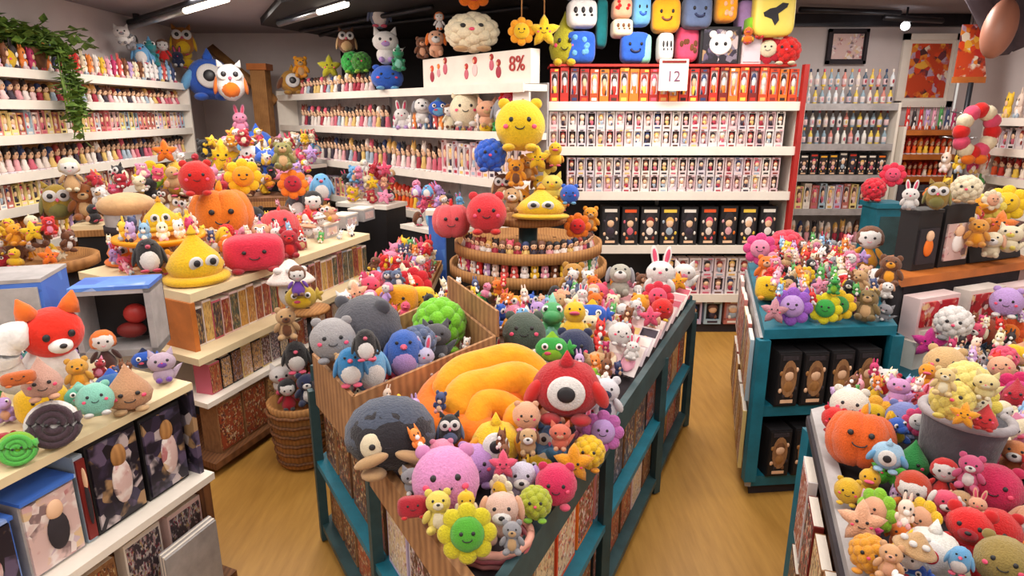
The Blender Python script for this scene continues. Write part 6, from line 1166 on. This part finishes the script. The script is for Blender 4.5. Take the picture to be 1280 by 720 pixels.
HG2.px(1152, 426, 40, 'star', ('#e0309a', 'magenta'), 'hot magenta star plush on the teal front tray', short='hot magenta star'); HG2.px(1165, 408, 36, 'owl', ('#5a2c20', 'orange'), 'dark brown owl plush behind the hot magenta star'); HG2.px(1228, 412, 44, 'pumpkin', ('#9a3c1c', 'brown'), 'rust brown ribbed plush on the teal front tray', short='rust brown ribbed plush'); HG2.settle(); HG2.col(1215, 3.32, 40, 'owl', ('#304a66', 'sky'), 'dusky blue owl plush above the rust brown ribbed plush'); HG2.col(1258, 3.4, 36, 'ball', ('lilac', 'white'), 'lilac round plush on the teal front tray'); HG2.col(1262, 3.44, 36, 'flower', ('#f06028', 'orange'), 'vermilion flower plush on the teal front tray'); HG2.col(1192, 3.27, 44, 'fluff', ('white', 'grey'), 'white fluffy plush on the teal front tray')
pg = [G1+ng*.48-ug*.24, G2+ng*.48+ug*.1, G2+ng*.18+ug*.1, G1+ng*.18]
HG2.fill(pg, 60, (.10, .16), ['bear', 'cat', 'doll', 'bunny', 'flower', 'puppy', 'star', 'ball'], ['white', 'cream', 'crimson', 'brown', 'slate', 'teal', 'lilac', 'pink', 'red', 'orange', 'black', 'mint', 'rose'], .36)
HG2.minis(pg, 70, (.06, .09), .34, 'tiny soft toy among the plush on the teal front tray', 'tiny toys on the teal front tray')
# ------------------------------------------------------------------ near right table
E1, E2 = Vector((1.14, 2.26)), Vector((.72, 1.05)); E4 = Vector((2.3, 2.78)); E3 = Vector((2.2, 1.0)); EP = [E2, E3, E4, E1]; c = base_of(EP); l = loc_poly(EP, c)
t = thing('plush_table', 'near table with grey speckled rim heaped with bright plush', 'display table', (c.x, c.y, 0))
part('top', MB().prism(l, .84, .87), 'fabric_dark', t); part('rim', edge_mb(MB(), inset(l, .98), .82, .905, .06), 'grey_side', t); part('body', MB().prism(inset(l, .93), .0, .84), 'brown_wood', t)
for q in l: q = q*.95; part('leg', MB().box((q.x, q.y, .41), (.06, .06, .82)), 'teal_paint', t)
books('picture_book', E1.lerp(E2, .07), E2.lerp(E1, .07), .42, 5, .34, .03, ['red', 'warm', 'pale'], 'red toned picture book on the side of the near plush table', 'book', 'books on the plush table side', -.005, .9); books('picture_book', E1.lerp(E2, .07), E2.lerp(E1, .07), .04, 5, .34, .03, ['red', 'brown', 'pale'], 'picture book in the lower rack on the side of the near plush table', 'book', 'lower books on the plush table side', -.005, .9)
# bucket of yellow plush
q = at(1192, 560, 1.0); t = thing('felt_bucket', 'grey felt bucket overflowing with pale yellow plush', 'bucket', (q.x, q.y, .87), (0, .08, 0)); part('pail', MB().lathe([(.085, 0), (.09, .01), (.115, .24), (.12, .25), (.105, .25), (.08, .02), (.02, .02)], n=28), 'plush', t, '#5e5c66'); part('rim_band', MB().tube([(.117*math.cos(a*PI/13), .117*math.sin(a*PI/13), .245) for a in range(27)], .014, 0, 8), 'plush', t, '#a8a0a6')
static(t, bpy.data.objects['plush_table'])
HE = Heap(.871, 'on the near plush table', 'plush toys heaped on the near table', .76, inset(EP, .96))
HE.marks.append(('grey felt bucket', Vector((q.x, q.y, 1.0))))
HP = Heap(1.06, 'in the felt bucket', 'pale yellow plush in the felt bucket', .7)
for px, py, s, kd, cl, ds in ((1190, 500, 52, 'fluff', ('#f4dc70', 'lemon'), 'pale yellow fluffy plush at the bucket mouth'), (1222, 505, 50, 'flower', ('lemon', 'cream'), 'lemon flower plush leaning out of the felt bucket'), (1208, 478, 56, 'fluff', ('#f8e488', 'cream'), 'topmost cream yellow fluffy plush in the felt bucket'), (1180, 478, 36, 'bear', ('#f0d090', 'cream'), 'buff bear plush in the felt bucket'), (1232, 482, 36, 'cat', ('#f4e0a0', 'cream'), 'pale cream cat plush in the felt bucket'), (1205, 520, 34, 'star', ('amber', 'yellow'), 'amber star plush at the bucket rim'), (1232, 522, 34, 'drop', ('#e03038', 'red'), 'red teardrop plush at the bucket rim')):
    HP.px(px, py, s, kd, cl, ds, zc=1.14 if py > 490 else 1.24)
HP.settle()
e = HE.px
e(1076, 545, 84, 'pumpkin', ('#f06414', 'amber'), 'big orange ribbed round plush at the rim corner', short='big orange ribbed plush', squash=(.95, .95, .95)); e(1062, 508, 46, 'ball', ('#f4ece0', 'cream'), 'white round plush behind the big orange ribbed plush', hmax=.25); e(1092, 520, 50, 'flower', ('#f4b030', 'yellow'), 'amber flower plush behind the big orange ribbed plush', hmax=.3); e(1043, 524, 30, 'ball', ('red', 'crimson'), 'small red round plush beside the big orange ribbed plush')
e(1126, 506, 60, 'drop', ('#c89ae0', 'lilac'), 'lilac teardrop plush on the near plush table', short='lilac teardrop'); e(1128, 488, 40, 'cat', ('#e0a0d8', 'pink'), 'orchid pink cat plush behind the lilac teardrop', hmax=.25); e(1130, 524, 42, 'ball', ('#7a86c8', 'slate'), 'periwinkle round plush before the lilac teardrop'); e(1148, 503, 44, 'mushroom', ('#e81c20', 'white'), 'red capped mushroom plush beside the felt bucket', short='red mushroom plush', hmax=.25); e(1148, 528, 36, 'flower', ('#e84880', 'white'), 'hot pink flower plush beside the felt bucket')
e(1106, 480, 38, 'bear', ('white', 'red'), 'white bear plush at the far edge of the near table'); e(1114, 478, 24, 'ball', ('#c01838', 'crimson'), 'little crimson round plush at the far edge'); e(1181, 458, 48, 'ball', ('#e0b880', 'tan'), 'tan round plush behind the felt bucket', hmax=.3, short='tan round plush'); e(1158, 472, 36, 'duck', ('amber', 'tan'), 'amber duckling plush behind the felt bucket')
e(1141, 574, 48, 'drop', ('#2fa050', 'green'), 'deep green teardrop plush on the near table', short='deep green teardrop'); e(1112, 592, 44, 'star', ('#4cc030', 'lime'), 'bright green star plush on the near table', short='bright green star'); e(1110, 568, 40, 'ringeye', ('#a8d0f0', 'sky'), 'pale blue one-eyed plush beside the deep green teardrop'); e(1086, 606, 44, 'duck', ('#f0b818', 'amber'), 'golden duckling plush by the speckled rim'); e(1060, 614, 32, 'ball', ('#e8b820', 'yellow'), 'mustard yellow round plush by the speckled rim')
e(1138, 626, 70, 'doll', ('#f08a28', '#c83c14'), 'orange plush doll with rust hair on the near table', short='orange doll'); e(1178, 602, 56, 'doll', ('#e02c28', 'red'), 'red plush doll with red hair on the near table', short='red doll'); e(1212, 590, 44, 'bear', ('#e0588c', 'white'), 'deep pink bear plush with white belly', short='deep pink bear'); e(1242, 612, 62, 'ball', ('#d8205c', 'magenta'), 'magenta round plush on the near table', short='magenta round plush'); e(1232, 568, 52, 'flower', ('#e83468', 'pink'), 'raspberry flower plush above the magenta one'); e(1092, 644, 50, 'cat', ('#f0c0d0', 'magenta'), 'pale pink cat plush by the speckled rim', short='pale pink cat'); e(1084, 664, 36, 'star', ('magenta', 'pink'), 'magenta star plush below the pale pink cat')
e(1164, 690, 74, 'ringeye', ('#f4f0ec', 'cream', 'crimson'), 'white one-eyed plush near the frame edge of the table', short='white one-eyed plush'); e(1208, 676, 84, 'bear', ('#e4141a', 'crimson'), 'big bright red bear plush', short='big red bear'); e(1242, 668, 60, 'ball', ('#d8181c', 'red'), 'big scarlet round plush beside the red bear', short='scarlet round plush'); e(1087, 692, 50, 'fluff', ('#f0a428', 'amber'), 'amber fluffy plush by the speckled rim'); e(1126, 672, 46, 'puppy', ('#f0781c', 'orange'), 'orange puppy plush below the orange doll'); e(1112, 702, 44, 'bear', ('#e8b080', 'peach'), 'peach bear plush beside the white one-eyed plush'); e(1255, 704, 64, 'ball', ('#a08848', 'olive'), 'olive tan round plush at the near table end'); e(1140, 712, 36, 'fish', ('blue', 'sky'), 'blue fish plush before the white one-eyed plush')
e(1272, 492, 52, 'flower', ('#e0246c', 'magenta'), 'magenta flower plush at the wall end of the near table'); e(1268, 570, 52, 'puppy', ('#e89058', 'orange'), 'apricot puppy plush beside the raspberry flower'); e(1275, 535, 46, 'bear', ('cream', 'white'), 'cream bear plush at the wall end of the near table'); e(1200, 628, 40, 'puppy', ('tan', 'peach'), 'tan puppy plush beside the red doll'); e(1222, 632, 36, 'bunny', ('peach', 'white'), 'peach bunny plush below the magenta round plush'); e(1200, 700, 36, 'penguin', ('sky', 'white'), 'sky blue penguin plush below the big red bear')
HE.fill([E2, E3.lerp(E2, .35), E4, E1], 130, (.085, .13), ALLK, BRIGHT, .19)
HE.minis([E2, E3.lerp(E2, .35), E4, E1], 90, (.055, .08), .17, 'tiny soft toy filling the gaps of the near plush table', 'tiny toys on the near table')
# ------------------------------------------------------------------ labels that single each toy out
for hp in {id(d['heap']): d['heap'] for d in TOYS}.values():
    mine = [d for d in TOYS if d['heap'] is hp]
    marks = [(d['mark'], d['p']) for d in mine if d['mark']]+hp.marks
    if not marks:
        import re
        marks = [(re.split(r' (?:on|in|by|at|beside|before|behind|near|below|above|under|with|over|raised|sticking) ', d['base'])[0], d['p']) for d in mine if d['fixed']][:3]
    for d in mine: d['m'] = marks
from collections import Counter
used = Counter(); final = {}
def rel(p, q):
    a, b_ = depth(p), depth(q); dx = p[0]/a-q[0]/b_
    if abs(a-b_) > abs(p[0]-q[0]): return 'behind' if a > b_ else 'in front of'
    return 'beside'
NEAR = ['next to', 'close to', 'a little way from', 'well away from', 'far from']
def low(s): return ' '.join(w.lower() for w in s.split())
for d in [x for x in TOYS if x['fixed']]:
    lab = d['base']; 
    if low(lab) in used: lab = lab+' '+d['heap'].zone
    used[low(lab)] += 1; d['lab'] = lab
ORD = 'first second third fourth fifth sixth seventh eighth ninth tenth eleventh twelfth thirteenth fourteenth'.split()
sets = {}
for d in TOYS:
    if not d['fixed']: sets.setdefault((d['heap'].zone, d['base']), []).append(d)
for (zone, base), ds in sets.items():
    mk = min(ds[0]['m'], key=lambda m: min((m[1]-d['p']).length for d in ds))
    ds.sort(key=lambda d: (mk[1]-d['p']).length)
    for i, d in enumerate(ds):
        if len(ds) == 1: lab = f"{base} {rel(d['p'], mk[1])} the {mk[0]}"
        else: lab = f"{ORD[i]} {base} counting out from the {mk[0]}"
        while low(lab) in used: lab += ' '+zone
        used[low(lab)] += 1; d['lab'] = lab
for hp in {id(d['heap']): d['heap'] for d in TOYS}.values():
    assert not hp.q, hp.zone
for d in TOYS: tag(d['o'], d['lab'], d['cat'], d['heap'].group)
# ------------------------------------------------------------------ camera, light
cam = bpy.data.cameras.new('camera'); co_ = bpy.data.objects.new('camera', cam); COL.objects.link(co_); co_.location = (0, 0, EYE); co_.rotation_euler = (PI/2-PITCH, 0, 0)
cam.sensor_width = 36; cam.lens = FPX/1280*36; cam.clip_start = .05; cam.clip_end = 60; SC.camera = co_
def lamp(x, y, w, h, p, col=(1, .93, .84)):  # added area light without a fixture, for even brightness across the room
    l = bpy.data.lights.new('ceiling_fill', 'AREA'); l.shape = 'RECTANGLE'; l.size = w; l.size_y = h; l.energy = p; l.color = col; o = bpy.data.objects.new('ceiling_fill', l); COL.objects.link(o); o.location = (x, y, CEIL-.03); return o
for x in (-3.0, -1.0, 1.0, 3.2):
    for y in (.6, 2.6, 4.6): lamp(x, y, .5, 1.3, 34)
lamp(-2.9, 6.9, .4, 1.2, 60); lamp(-1.9, 5.6, .4, 1.2, 30); lamp(3.7, 6.4, .8, .4, 36); lamp(1.3, 5.0, 1.6, .2, 30)  # further added fill lights, to brighten the back shelving
w = bpy.data.worlds.new('world'); SC.world = w; w.use_nodes = True; bg = w.node_tree.nodes['Background']; bg.inputs[0].default_value = (1, .92, .84, 1); bg.inputs[1].default_value = .8
vs = SC.view_settings; vs.view_transform = 'Standard'; vs.look = 'None'; vs.gamma = 1; vs.use_curve_mapping = False; vs.exposure = -0.2
SC.cycles.max_bounces = 6; SC.cycles.diffuse_bounces = 4
try: SC.cycles.use_denoising = True
except Exception: pass
